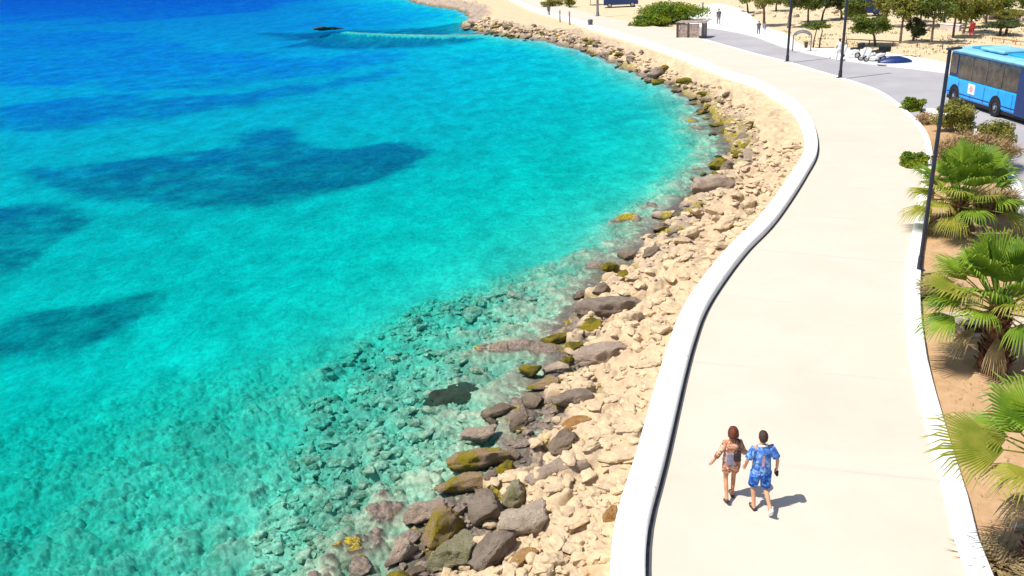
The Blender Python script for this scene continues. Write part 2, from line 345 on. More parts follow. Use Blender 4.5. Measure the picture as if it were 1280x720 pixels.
def fbm(P, sc, o=4, s=0):
    r = np.zeros(len(P)); a = .5; t = 0
    for k in range(o): r += a*vnoise(P, sc*2**k, s+k); t += a; a *= .55
    return r/t
def cobble(P, size, s=0, squash=.75):
    q = P/size; q = np.stack([q[:, 0]*.8+q[:, 1]*.25, q[:, 1]*1.1-q[:, 0]*.2], 1); i = np.floor(q); out = np.zeros(len(P))
    for dx in (-1, 0, 1):
        for dy in (-1, 0, 1):
            cx, cy = i[:, 0]+dx, i[:, 1]+dy
            px = cx+.15+.7*hash2(cx, cy, s); py = cy+.15+.7*hash2(cx, cy, s+1); R = .35+.45*hash2(cx, cy, s+2); H = .4+.6*hash2(cx, cy, s+3)
            ex, ey = q[:, 0]-px, q[:, 1]-py; ang = hash2(cx, cy, s+4)*3.1; e1 = ex*np.cos(ang)+ey*np.sin(ang); e2 = -ex*np.sin(ang)+ey*np.cos(ang)
            d = (np.abs(e1/R)**2.5+np.abs(e2/(R*.7))**2.5)
            out = np.maximum(out, np.clip(1-d, 0, 1)**.36*R*np.clip(H+(hash2(cx, cy, s+5)-.5)*1.1*e1/R+(hash2(cx, cy, s+6)-.5)*1.1*e2/R, .15, 1.2))
    return out*size*squash
# seagrass and reef patches on the sea bed, given by their outlines
patches = [  # outline, depth z, strength, edge
 ([(25,214),(50,207),(130,206),(200,198),(250,190),(290,178),(310,162),(345,162),(375,172),(385,190),(430,194),(490,190),(498,195),(465,215),(430,232),(390,250),(340,262),(290,268),(200,262),(130,245),(60,230)], 1.0),
 ([(-60,258),(50,258),(110,268),(125,284),(80,305),(40,340),(-60,362)], .95),
 ([(-40,398),(30,390),(120,374),(200,363),(222,372),(205,400),(150,432),(70,455),(-60,462)], .95),
 ([(-60,140),(60,128),(170,120),(240,124),(330,122),(380,120),(300,132),(220,143),(120,150),(60,157),(-60,168)], .8),
 ([(320,122),(345,113),(400,106),(480,92),(486,96),(430,108),(370,124)], .8),
 ([(-60,40),(100,40),(190,45),(260,64),(310,80),(380,90),(470,77),(520,72),(480,84),(400,94),(300,98),(250,108),(100,102),(-60,108)], .62),
 ([(-90,-20),(500,-20),(350,6),(300,12),(150,22),(-90,27)], .75),
 ([(320,42),(400,43),(520,47),(620,48),(665,50),(620,57),(540,60),(450,56),(380,49)], .95),
 ([(340,36),(420,22),(400,10),(520,14),(590,20),(592,36),(500,36),(400,34)], .45),
 ([(590,85),(640,76),(760,84),(790,105),(700,118),(640,106)], .22),
 ([(680,110),(800,118),(850,150),(790,190),(700,160)], .15)]
PWORLD = [(np.array([gp(x, y, -3.5) for x, y in pl]), s) for pl, s in patches]
reef = cat([gp(x, y, -1.2) for x, y in [(600, 41), (560, 43), (500, 42), (440, 39), (395, 35), (365, 38)]], 2.)
LAND = np.vstack([WO, [(900, 400), (900, -200), (0.6, -200)]])
WLt = thin(WL, 1); SEA = np.vstack([WL, [(-6000, 3000), (-6000, -200), (-4.6, -200)]])
WOt = thin(WO, 3)
BED = np.vstack([RC[:np.argmin(np.abs(RC[:, 1]-46))], RK[::-1]])
def fields(P):        # slow outlines: signed distances to shore and wall, reef, patches
    sea = inside(P, SEA); dw = dist(P, WLt)*np.where(sea, -1, 1)
    on = inside(P, LAND); dl = dist(P, WOt)*np.where(on, -1, 1); dr = dist(P, reef); out = [dw, dl, dr]
    for poly, st in PWORLD: out.append(np.clip(dist(P, np.vstack([poly, poly[:1]])), 0, 60)*np.where(inside(P, poly), 1, -1))
    return out
def height(P, FD=None, full=False):
    if FD is None: FD = fields(P)
    wig = (fbm(P, .55, 4, 3)-.5)*2.2+(fbm(P, 2.3, 3, 9)-.5)*.8
    dw, dls, dr = FD[:3]; onland = dls < 0; dl = np.abs(dls)
    dwn = dw+wig*np.clip(1-np.abs(dw)/8, 0, 1)*.75-.75*np.clip((24-P[:, 1])/6, 0, 1)*np.clip(dls/1.5, 0, 1)
    s = np.maximum(-dwn, 0)
    dep = np.interp(s, [0, 1, 4, 9, 16, 28, 60, 130, 300], [0, .26, .68, 1.2, 1.85, 2.35, 2.3, 1.8, 1.4])
    dep = dep*(1-np.exp(-(dr/1.7)**2)*.94*np.clip((P[:, 0]+31)/9, 0, 1))
    t = np.clip(dwn/(np.maximum(dwn, 0)+dl+.05), 0, 1)
    h = np.where(dwn > 0, -1.2+1.02*(.45*t**.6+.55*t**1.6), -1.2-dep)
    farb = np.clip((P[:, 1]-80)/25, 0, 1)
    hf = -1.2+1.0*np.clip(dwn/4.5, 0, 1)**.6
    h = np.where((dwn > 0), h*(1-farb)+hf*farb, h)
    rn = fbm(P, .12, 3, 5)
    reach = 3.8+np.clip((34-P[:, 1])/12, 0, 1)*(9+rn*14)
    rocky = np.clip((reach-s)/(.5*reach), 0, 1)
    rocky = np.where(s > 0, rocky*np.clip((75-P[:, 1])/20, .3, 1), 1)
    rocky = np.where(farb > 0, np.where(dwn > 3.4, rocky*(1-farb), rocky), rocky)
    rocky = np.where(onland, 0, rocky)
    cob = cobble(P, 1.7, 71)*.5+cobble(P, .8, 11)*.7+cobble(P, .4, 21)*.8+cobble(P, .2, 31)*.6
    sub = cobble(P, 1.3, 41, .15)+cobble(P, .6, 51, .45)*.7+cobble(P, .3, 61, .8)*.7+cobble(P, .17, 67, .7)
    under = dwn < 0
    ledge = (fbm(np.stack([P[:, 0]*.5+P[:, 1]*.1, P[:, 1]*1.6-P[:, 0]*.4], 1), .8, 5, 177)-.5)*.9
    up_ = h+(cob*.75+ledge-.18)*np.clip(dl/1.1, .2, 1)*rocky
    dn_ = h+np.minimum((sub+(fbm(P, 1.5, 4, 77)-.4)*.3)*rocky, dep*.8)
    lump = np.clip((vnoise(P, .9, 301)-.78)*6, 0, 1)*np.clip(1-s/6, 0, 1)*rocky*np.clip(s/1.0, 0, 1)*.35
    h2 = np.where(under, dn_+lump, up_)
    h2 = np.where(~under & ~onland, np.minimum(h2, np.clip(-.05+dl*.1, -.05, .25)), h2)
    land = -.19+(fbm(P, 1.2, 4, 88)-.5)*.07
    h2 = np.where(onland, land, h2)
    if not full: return h2
    grass = np.zeros(len(P)); w = fbm(P, .11, 5, 101)-.5; w2 = fbm(P, .5, 4, 111); wf = fbm(P, .05, 4, 141)-.5
    gG = 0
    for kk, ((poly, st), d) in enumerate(zip(PWORLD, FD[3:])):
        D = np.linalg.norm(poly.mean(0)); sc = D/60.
        g = np.clip((d+(w*5+wf*5)*sc)/(3.0*sc)+.76, 0, 1); g = g*g*(3-2*g); gG = g if kk == 7 else gG; grass = np.maximum(grass, g*st*(.55+.35*np.clip(w2*1.8-.3, 0, 1)+.35*np.clip((wf+w*.7)*3+.5, 0, 1)))
    grass = np.where(under, np.clip(grass, 0, 1)*(1-rocky*.6), 0)
    rid = np.exp(-(dr/3.2)**2)*np.clip((P[:, 0]+34)/8, 0, 1); grass = np.where(under, np.maximum(grass, np.where(h2 < -1.55, np.clip(rid*2.5, 0, 1.3), 0)), grass); grass = np.clip(np.where(h2 > -1.5, grass*(1-np.exp(-(dr/1.3)**2)), grass), 0, 1)
    deep = np.clip((np.hypot(P[:, 0], P[:, 1])-48)/70, 0, 1); deep = deep*(1-.75*np.maximum(np.clip(rid*2, 0, 1)*(h2 < -1.5), gG))  # grows with distance, not depth; drives the painted water-scatter blue
    rocky = np.maximum(rocky, np.exp(-(dr/1.0)**2)*under*(h2 > -1.6))
    soil = onland.astype(float)
    soil = np.maximum(soil, farb*np.clip((dwn-3)/1.5, 0, 1)*.6)
    mid = np.clip((P[:, 1]-26)/6, 0, 1)*np.clip((75-P[:, 1])/15, 0, 1)
    shelf = np.clip(1-np.abs(t-.22)/.24, 0, 1)*mid*(dwn > 0)*np.clip((P[:, 1]-38)/8, .5, 1)
    shelf = np.maximum(shelf, farb*np.clip(1-np.abs(dwn-1.3)/2.4, 0, 1)*(dwn > 0))
    shelf = np.clip(shelf*1.5, 0, .95)
    algae = mid*np.clip(1.3-np.abs(dwn-.5)/.8, 0, 1)*np.clip((P[:, 1]-44)/4, 0, 1)
    algae = np.maximum(algae, np.clip(1-np.abs(dwn-.15)/.5, 0, 1)*(fbm(P, .45, 3, 131) > .6)*(dwn > -.2)*.9)
    return h2, grass, rocky, soil, shelf, algae, deep
# ------------------------------------------------------------------ ground sheet
az = np.radians(np.concatenate([np.linspace(-75, -42, 40)[:-1], np.linspace(-42, -16, 330)[:-1], np.linspace(-16, 36, 560)[:-1], np.linspace(36, 80, 60)]))
rad = np.concatenate([np.geomspace(3, 11, 25)[:-1], np.geomspace(11, 70, 720)[:-1], np.geomspace(70, 220, 190)[:-1], np.geomspace(220, 5000, 50)])
A, R_ = np.meshgrid(az, rad, indexing='ij'); P = np.stack([(R_*np.sin(A)).ravel(), (R_*np.cos(A)).ravel()], 1)
KA, KR = 5, 5
ia = np.unique(np.append(np.arange(0, len(az), KA), len(az)-1)); ir = np.unique(np.append(np.append(np.arange(0, 745, KR), np.arange(745, len(rad), 2)), len(rad)-1))
def up2(v):
    v = v.reshape(len(ia), len(ir)); v = np.array([np.interp(np.arange(len(rad)), ir, row) for row in v]); v = np.array([np.interp(np.arange(len(az)), ia, v[:, k]) for k in range(v.shape[1])]).T
    return v.ravel()
Ac, Rc = np.meshgrid(az[ia], rad[ir], indexing='ij')
FD = [up2(v) for v in fields(np.stack([(Rc*np.sin(Ac)).ravel(), (Rc*np.cos(Ac)).ravel()], 1))]
fm = P[:, 1] > 70; dr_ = FD[2].copy(); dr_[fm] = dist(P[fm], reef); FD[2] = dr_
h, grass, rocky, soil, shelf, algae, deep = height(P, FD, True)
na, nr = len(az), len(rad)
idx = np.arange(na*nr).reshape(na, nr)
quads = np.stack([idx[:-1, :-1], idx[:-1, 1:], idx[1:, 1:], idx[1:, :-1]], -1).reshape(-1, 4)[:, ::-1]
me = bpy.data.meshes.new('ground'); me.vertices.add(len(P)); me.loops.add(quads.size); me.polygons.add(len(quads))
co = np.column_stack([P, h]).astype(np.float32); me.vertices.foreach_set('co', co.ravel())
me.loops.foreach_set('vertex_index', quads.ravel().astype(np.int32)); me.polygons.foreach_set('loop_start', np.arange(0, quads.size, 4, dtype=np.int32))
try: me.polygons.foreach_set('loop_total', np.full(len(quads), 4, dtype=np.int32))
except Exception: pass
me.update(calc_edges=True)
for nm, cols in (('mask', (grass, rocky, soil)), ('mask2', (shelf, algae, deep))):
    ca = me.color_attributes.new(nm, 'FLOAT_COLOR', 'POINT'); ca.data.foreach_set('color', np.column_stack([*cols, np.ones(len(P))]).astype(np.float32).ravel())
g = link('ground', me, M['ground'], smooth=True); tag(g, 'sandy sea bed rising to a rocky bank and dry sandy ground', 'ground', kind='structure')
# water: one closed body, level top
wb = MB(); wb.v = [(-6000, -60, -14), (60, -60, -14), (60, 6000, -14), (-6000, 6000, -14), (-6000, -60, -1.2), (60, -60, -1.2), (60, 6000, -1.2), (-6000, 6000, -1.2)]
wb.f = [(3, 2, 1, 0), (4, 5, 6, 7), (0, 1, 5, 4), (1, 2, 6, 5), (2, 3, 7, 6), (3, 0, 4, 7)]; wb.m = [0]*6
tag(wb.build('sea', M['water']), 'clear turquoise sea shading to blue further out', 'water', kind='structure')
tick('---- ribbons')
# ------------------------------------------------------------------ ribbons: promenade, walls, kerbs, road, pavement
def arc(c): return np.concatenate([[0], np.cumsum(np.linalg.norm(np.diff(c, axis=0), axis=1))])
def resample(c, n):
    s = arc(c); t = np.linspace(0, s[-1], n); return np.column_stack([np.interp(t, s, c[:, 0]), np.interp(t, s, c[:, 1])])
def ribbon(name, prof, mat, kind=None, label=None, cat_=None, bev=0):   # prof: list of (curve, z); same length curves
    n = len(prof[0][0]); v = []; uv = []
    s = arc(prof[0][0])
    for c, z in prof:
        for i in range(n): v.append((c[i][0], c[i][1], z)); uv.append((s[i], z))
    f = []
    for k in range(len(prof)-1):
        for i in range(n-1): f.append((k*n+i, (k+1)*n+i, (k+1)*n+i+1, k*n+i+1))
    mb = MB(); mb.add(v, f); o = mb.build(name, mat); u = o.data.uv_layers.new(name='UVMap')
    for l in o.data.loops: u.data[l.index].uv = uv[l.vertex_index]
    if kind: o['kind'] = kind
    if label: tag(o, label, cat_)
    return o
# match promenade left edge to right edge by nearest station
Lc = DL; ss = arc(RC); 
# station pairs: walk the left curve, find the closest right point (monotone)
pairs = []; j = 0
for i in range(len(Lc)):
    d = np.linalg.norm(RC-Lc[i], axis=1); jj = int(np.argmin(d)); j = max(j, jj); pairs.append(j)
# spread the runs of equal stations evenly
pj = np.array(pairs, float); k = np.ones(31)/31; pj = np.convolve(np.pad(pj, 15, mode='edge'), k, mode='valid'); pj = np.maximum.accumulate(pj)
RCm = np.column_stack([np.interp(pj, np.arange(len(RC)), RC[:, 0]), np.interp(pj, np.arange(len(RC)), RC[:, 1])])
mid_s = [(Lc*(1-t)+RCm*t) for t in (0, .25, .5, .75, 1)]
prom = ribbon('promenade', [(offset(WO, .3), -.3), (offset(WO, .3), 0)]+[(c, 0) for c in mid_s[0:]]+[(RCm, -.3)], M['prom'], 'structure', 'cream concrete promenade curving along the shore', 'path')
# uv of the paving joints: mean station of both edges
sL = arc(Lc); sR = arc(RCm); n = len(Lc); u = prom.data.uv_layers[0]
for l in prom.data.loops:
    i = l.vertex_index % n; u.data[l.index].uv = ((sL[i]+sR[i])/2, 0)
b = .03
ribbon('sea_wall', [(offset(WO, 0), -1.0), (offset(WO, 0), .26-b), (offset(WO, b), .26), (offset(WO, .62-b), .26), (offset(WO, .62), .26-b), (offset(WO, .62), -.1)], M['wall'], None, 'low white painted sea wall curving between the rocks and the promenade', 'wall')
foot_strip = ribbon('dark_foot_strip', [(offset(WO, .61), .004), (offset(WO, .685), .004)], M['darkgrey'], None, 'thin dark strip along the foot of the white sea wall', 'drain')  # flat dark ribbon beside the wall's inner face
# right kerb along the planting bed
i0 = int(np.argmin(np.linalg.norm(RC-np.array(gp(1163, 195)), axis=1)))
ka = RC[:i0+1]
kin = offset(ka, -.42)
ribbon('bed_kerb', [(kin, -.1), (kin, .035), (offset(ka, -.40), .05), (offset(ka, .0), .05), (offset(ka, .02), .03), (offset(ka, .02), -.4)], M['kerb'], None, 'broad white kerb between the promenade and the palm bed', 'kerb')
kb = RC[i0:]
kb = kb[:int(np.argmin(np.linalg.norm(kb-np.array(gp(876, 48)), axis=1)))]
ribbon('road_edge_kerb', [(offset(kb, -.15), -.1), (offset(kb, -.15), .02), (offset(kb, .12), .02), (offset(kb, .14), 0.), (offset(kb, .14), -.3)], M['kerb'], None, 'thin pale kerb where the promenade meets the grey road', 'kerb')
# planted bed and road kerb with blue painted blocks
kr = RK
mbw = MB(); mbb = MB(); sk = arc(kr); pos = 0; root = empty('painted_kerb', (kr[-1][0], kr[-1][1], 0), label='white roadside kerb of blocks with blue painted ones beside the palms', cat='kerb'); 
for i in range(0, len(kr)-2, 1):
    a, c = kr[i], kr[i+1]; mdl = (a+c)/2; L = np.linalg.norm(c-a); rz = math.atan2(c[1]-a[1], c[0]-a[0]); px = pr((mdl[0], mdl[1], .1))
    blue = 203 < px[1] < 224 and int(px[1]/5) % 2 == 0
    nearw = mdl[1] < 35
    (mbb if blue else mbw).box((mdl[0]-root.location.x, mdl[1]-root.location.y, -.05 if not nearw else 0.), (L*1.0, .34 if not nearw else .45, .42), rz, .03)
mbw.build('white_blocks', M['kerb'], root); mbb.build('blue_blocks', M['blue_kerb'], root)
# road
def sheet(name, poly, z, mat, label, catg, skirt=0):
    import bmesh
    from mathutils.geometry import tessellate_polygon
    pts = [Vector((p[0], p[1], z)) for p in poly]; tr = tessellate_polygon([pts]); v = [tuple(p) for p in pts]; f = [tuple(t) for t in tr]
    if skirt:
        n = len(v); v += [(x, y, z-skirt) for x, y, _ in v]; f += [(i, (i+1) % n, n+(i+1) % n, n+i) for i in range(n)]
    mb = MB(); mb.add(v, f); o = mb.build(name, mat); 
    bm = bmesh.new(); bm.from_mesh(o.data); bmesh.ops.recalc_face_normals(bm, faces=bm.faces)
    up = sum(ff.normal.z*ff.calc_area() for ff in bm.faces)
    if up < 0: bmesh.ops.reverse_faces(bm, faces=bm.faces)
    bm.to_mesh(o.data); bm.free(); return tag(o, label, catg, kind='structure')
ra = RC[int(np.argmin(np.linalg.norm(RC-np.array(gp(1150, 158)), axis=1))):]; ra = ra[:int(np.argmin(np.linalg.norm(ra-np.array(gp(872, 47)), axis=1)))]
road = list(map(tuple, RK))+[tuple(p) for p in offset(ra, -.1)]+[tuple(p) for p in RF]
sheet('road', road, -.105, M['asphalt'], 'pale grey sun bleached asphalt road', 'road')
sheet('pavement', [tuple(p) for p in RF]+[tuple(p) for p in PL[::-1]], 0.0, M['pave'], 'wide white pavement beyond the road', 'pavement', .25)
tick('------ rocks')
# ------------------------------------------------------------------ rocks
import bmesh
def rock_mesh(seed, sub=4):
    r = random.Random(seed); bm = bmesh.new(); bmesh.ops.create_icosphere(bm, subdivisions=sub, radius=1)
    planes = []
    for k in range(11):
        d = Vector((r.gauss(0, 1), r.gauss(0, 1), r.gauss(0, 1))).normalized(); planes.append((d, r.uniform(.42, .85)))
    planes.append((Vector((r.gauss(0, .12), r.gauss(0, .12), 1)).normalized(), r.uniform(.5, .7)))
    off = Vector((r.random()*50, r.random()*50, r.random()*50))
    for v in bm.verts:
        p = v.co.copy()
        for d, c in planes:
            e = p.dot(d)-c
            if e > 0: p -= d*e*.985
        q = p*1.7+off; nz = mnoise.fractal(q, .9, 2.1, 4); nz2 = mnoise.fractal(p*6+off, .8, 2.1, 3)
        p += p.normalized()*(nz*.15+nz2*.09)
        v.co = p
    me = bpy.data.meshes.new('rock'); bm.to_mesh(me); bm.free(); me.materials.append(M['rock']); me.polygons.foreach_set('use_smooth', [True]*len(me.polygons)); return me
RM = [rock_mesh(s) for s in range(9)]
def put_rock(x, y, z, sx, sy, sz, rz, label, group=None, mi=None, name='rock', tilt=.15):
    o = bpy.data.objects.new(name, RM[random.randrange(9) if mi is None else mi]); COL.objects.link(o); o.location = (x, y, z); o.scale = (sx, sy, sz); o.rotation_euler = (random.uniform(-tilt, tilt), random.uniform(-tilt, tilt), rz)
    return tag(o, label, 'rock', group)
def tint(name, base, spots, z=False):
    q = NT(name); P = q.geo.outputs['Position']; c = q.mix(q.rng(q.noise(P, 2.5, 5, .65), .4, .62), base, spots); c = q.mix(q.rng(q.noise(P, 16, 4, .7), .52, .72, 0, .6), c, tuple(b*.45 for b in base))
    zz = q.n('ShaderNodeSeparateXYZ', {0: P}).outputs[2]; c = q.mix(q.rng(zz, -1.2, -1.02, .7, 0), c, (.10, .085, .05))
    return q.bsdf(c, .85, q.bump(q.math('ADD', q.noise(P, 14, 5, .7), q.noise(P, 45, 3, .6)), 1., .1), .2)
T = dict(cream=tint('cream_limestone', (.72, .58, .42), (.62, .48, .36)), pinkgrey=tint('pink_grey_stone', (.54, .40, .30), (.64, .49, .36)), grey=tint('grey_stone', (.42, .33, .25), (.30, .23, .17)),
 yellow=tint('algae_yellow_stone', (.36, .27, .02), (.13, .12, .02)), pinkyel=tint('algae_part_stone', (.46, .31, .2), (.38, .29, .02)), olive=tint('olive_stone', (.34, .31, .15), (.42, .37, .24)), orange=tint('orange_stone', (.52, .25, .07), (.64, .40, .18)), dark=tint('dark_wet_rock', (.10, .08, .07), (.05, .04, .04)),
 subm=tint('submerged_stone', (.20, .17, .07), (.30, .26, .12)))
big = [  # px,py,w_px,h_px(depth in picture), height m, rz, tint, label
 (692, 596, 76, 34, .42, -.1, 'pinkgrey', 'large flat pinkish cream boulder with a black hollow beneath it', -.65),
 (655, 655, 66, 44, .40, .5, 'cream', 'large smooth pale boulder just below the flat boulder with the hollow', -.62),
 (600, 545, 44, 20, .22, .3, 'pinkgrey', 'small pinkish brown rock standing alone in the green shallows', -1.18),
 (602, 575, 66, 24, .25, .2, 'pinkyel', 'long low rock half pink and half yellow green at the edge of the shallows', -1.1),
 (634, 590, 32, 22, .25, 0, 'yellow', 'compact yellow green algae covered rock at the left tip of the flat boulder', -1.0),
 (572, 608, 60, 22, .25, -.1, 'pinkyel', 'elongated yellow and pink rock awash below the half pink rock', -1.12),
 (533, 642, 50, 34, .32, .8, 'pinkgrey', 'pinkish brown slanting ridge of rock beside the water near the bottom', -1.1),
 (556, 662, 62, 34, .45, .7, 'pinkyel', 'slanting algae streaked boulder throwing a black shadow near the bottom of the bank', -1.0),
 (610, 640, 52, 38, .40, -.4, 'grey', 'large grey angular boulder between algae covered rocks and the pale boulder', -.9),
 (644, 622, 32, 28, .3, .1, 'olive', 'olive stained boulder left of the big pale boulder', -.9),
 (567, 692, 60, 46, .35, .9, 'olive', 'smooth olive grey slab leaning at the bottom of the rock bank', -.85),
 (612, 697, 62, 42, .40, .5, 'grey', 'rough brownish grey slab at the bottom beside the olive slab', -.75),
 (505, 692, 42, 30, .3, .6, 'pinkgrey', 'pinkish brown rock at the very bottom where water meets the bank', -1.1),
 (580, 497, 76, 44, .30, .5, 'subm', 'big dark olive brown boulder lying wholly under clear water', -1.68),
 (768, 385, 78, 26, .35, .1, 'grey', 'broad flat grey brown ledge jutting to the water below the kink of the bay', -.85),
 (742, 410, 36, 24, .22, .2, 'yellow', 'mustard yellow algae covered rock under the broad flat ledge', -1.05),
 (698, 425, 40, 12, .15, .2, 'yellow', 'thin mustard algae strip of rock left of the mustard rock', -1.15),
 (664, 466, 26, 14, .2, 0, 'yellow', 'small yellow algae tuft of rock in the shallows', -1.12),
 (688, 482, 46, 16, .2, .1, 'pinkyel', 'low pink rock topped with yellow weed beside the small algae tuft', -1.1),
 (712, 501, 50, 26, .3, -.2, 'grey', 'rounded purple grey boulder at the water edge', -.95),
 (757, 444, 62, 30, .35, .2, 'pinkgrey', 'wide purple pink boulder between the mustard rock and the sea wall', -.75),
 (716, 536, 42, 22, .25, .3, 'orange', 'ochre orange stained boulder below the rounded purple grey boulder', -.8),
 (893, 232, 46, 18, .5, .2, 'pinkgrey', 'tan block with deep black shadow in the curve of the bay', -.75),
 (765, 648, 22, 20, .22, 0, 'orange', 'bright rust orange stone tucked against the white sea wall', -.15),
 (652, 705, 40, 28, .25, .2, 'orange', 'ochre spotted stone at the bottom of the dry bank', -.5),
 (779, 352, 34, 14, .3, .3, 'yellow', 'green algae covered rock above the broad flat ledge', -1.0),
 (900, 205, 26, 12, .3, .1, 'yellow', 'yellow weedy rock at the innermost curve of the bay', -1.0),
 (821, 92, 22, 11, .5, -.3, 'grey', 'grey brown crag on the far shore bank above the yellow fringe', -.8),
 (410, 36, 36, 4, .3, -.1, 'dark', 'dark rock breaking the surface alone far out on the reef', -1.25)]
bigpos = []
for px, py, w, hh, hm, rz, tn, lab, z in big:
    x, y = gp(px, py, z); s = ppm(x, y, z); D = math.hypot(x, y); fore = (CH-z)/math.hypot(D, CH-z)
    sx = w/s/2*1.15; sy = max(.5*sx, min(sx*1.3, (hh/s/2-hm*.3)/fore)); bigpos.append((x, y, sx))
    o = put_rock(x, y, z+.05, sx*1.12, sy*1.1, hm*1.3, rz, lab, mi=abs(hash(px*7+py)) % 9)
    o.data = o.data.copy(); o.data.materials[0] = T[tn]
# scattered stones of the bank: cream dry ones, dark ones at the water, drowned ones
cand = []
tries = 0
while len(cand) < 9000 and tries < 60:
    tries += 1; q_ = np.column_stack([rng.uniform(-12, 21, 4000), rng.uniform(12, 125, 4000)**1.0]); 
    q_[:, 1] = 12+113*rng.random(4000)**1.8
    q_[:, 0] = np.interp(q_[:, 1], WO[40:260, 1][np.argsort(WO[40:260, 1])], WO[40:260, 0][np.argsort(WO[40:260, 1])])-rng.random(4000)*14+2
    sea = inside(q_, SEA); dw = dist(q_, WLt)*np.where(sea, -1, 1); on = inside(q_, LAND); dl = dist(q_, WOt)
    ok = ~on & (dw > -9) & (dl > .15) & ((q_[:, 1] < 45) | (dw < .5*(dw+dl))) & ((q_[:, 1] < 70) | (dw < 2.6)) & ((dw > -.8) | (q_[:, 1] < 30))
    for a, d_, l_ in zip(q_[ok], dw[ok], dl[ok]): cand.append((a[0], a[1], d_, l_))
hz = height(np.array([(c[0], c[1]) for c in cand]))
def variant(mat):
    out_ = []
    for m0 in RM: m1 = m0.copy(); m1.materials[0] = mat; out_.append(m1)
    return out_
T['brown'] = tint('brown_grey_stone', (.27, .195, .135), (.40, .30, .21)); RB = variant(T['brown']); RY = variant(T['yellow'])
placed = []
G = {'dry': ('pale cream stone wedged among others on the dry bank under the white sea wall', 'cream stones of the dry bank'),
     'wet': ('brown weathered rock at the water edge of the rock bank', 'brown rocks along the water edge'),
     'sub': ('drowned stone on the sea bed seen through clear green shallows', 'drowned stones in the shallows')}
cnt = dict(dry=0, wet=0, sub=0); cap = dict(dry=95, wet=155, sub=24)
rub = []
for (x, y, d_, l_), z in zip(cand, hz):
    k = 'sub' if d_ < -.7 else ('wet' if d_ < (1.9 if y < 24 else 1.35) else 'dry')
    D = math.hypot(x, y)
    if cnt[k] < cap[k] and random.random() < .25:
        base = random.uniform(.18, .5) if k != 'dry' else random.uniform(.16, .5); base *= 1+max(0, (D-60)/140)
        if k == 'sub' and z+base*.5 > -1.27: continue
        if any((x-a)**2+(y-b_)**2 < (base+c*.75)**2 for a, b_, c in placed) or any((x-a)**2+(y-b_)**2 < (base+c*.8)**2 for a, b_, c in bigpos): continue
        placed.append((x, y, base)); cnt[k] += 1
        o = put_rock(x, y, z+base*(.22 if k != 'sub' else .0), base*random.uniform(.9, 1.5), base*random.uniform(.7, 1.), base*random.uniform(.4, .75), random.uniform(-.5, .9), G[k][0], G[k][1], tilt=.35)
        if (k == 'wet' and random.random() < .75) or (D > 60 and random.random() < .93): o.data = RB[random.randrange(9)]
        if k == 'wet' and random.random() < (.42 if 42 < y < 75 else .24): o.data = RY[random.randrange(9)]
    elif random.random() < (.8 if d_ > .8 else .7) and (d_ > .15 or z < -1.42): rub.append((x, y, z, d_, l_))
small = [rock_mesh(100+s, 2) for s in range(4)]
V = []; Fc = []
sv = []
for me_ in small:
    vv = np.array([v.co[:] for v in me_.vertices]); ff = np.array([p.vertices[:] for p in me_.polygons]); sv.append((vv, ff)); bpy.data.meshes.remove(me_)
off_ = 0
for x, y, z, d_, l_ in rub[:6500]:
    vv, ff = sv[random.randrange(4)]; s = (.05+.17*random.random()**2.2)*(1+max(0, (y-40)/80)); a = random.random()*6.3; sc = np.array([s*random.uniform(.8, 2.1), s*random.uniform(.7, 1.1), s*random.uniform(.4, .8)])
    w_ = vv*sc; w_ = np.column_stack([w_[:, 0]*math.cos(a)-w_[:, 1]*math.sin(a), w_[:, 0]*math.sin(a)+w_[:, 1]*math.cos(a), w_[:, 2]])+[x, y, z+s*.25]
    V.append(w_); Fc.append(ff+off_); off_ += len(vv)
V = np.vstack(V); Fc = np.vstack(Fc); me = bpy.data.meshes.new('rubble'); me.from_pydata(V.tolist(), [], Fc.tolist())
tag(link('rubble', me, M['rock'], smooth=False), 'loose small cream and brown rubble filling the bank between boulders', 'rubble', kind='stuff')
tick('----- plants')
# ------------------------------------------------------------------ plants
def frond(mb, base, dirv, up, lp, rf, n=26, spread=2.2, droop=.5, mi=0, rnd=random):
    e = Vector(dirv).normalized(); s = e.cross(Vector(up)); 
    if s.length < .05: s = e.cross(Vector((1, 0, 0)))
    s.normalize(); nrm = s.cross(e).normalized(); hub = Vector(base)+e*lp
    # petiole, slightly sagging
    mb.tube([base, Vector(base)+e*lp*.5+Vector((0, 0, .02)), hub], [.028, .02, .014], 5, mi)
    if nrm.z < 0: nrm = -nrm
    da = spread/(n-1)
    for k in range(n):
        a = -spread/2+da*k; L = rf*(1-.22*abs(a/(spread/2))**2)*rnd.uniform(.9, 1.05)
        d = e*math.cos(a)+s*math.sin(a); side = (-e*math.sin(a)+s*math.cos(a))
        lift = nrm*(abs(math.sin(a))*.12*rf)
        def P_(t, w): 
            g_ = Vector((0, 0, -1))*droop*rf*(t**2.2)*.55
            return hub+d*L*t+side*w+lift*t+g_
        w1 = L*.56*math.tan(da/2)*1.12; pl = nrm*.018
        v = [hub, P_(.5, -w1), P_(.5, 0)+pl, P_(.5, w1), P_(.78, -w1*.75), P_(.78, 0)+pl*.5, P_(.78, w1*.75), P_(rnd.uniform(.93, 1.03), 0)+Vector((0, 0, -rnd.uniform(.03, .2)*rf))]
        mb.add(v, [(0, 1, 2), (0, 2, 3), (1, 4, 5, 2), (2, 5, 6, 3), (4, 7, 5), (5, 7, 6)], mi)
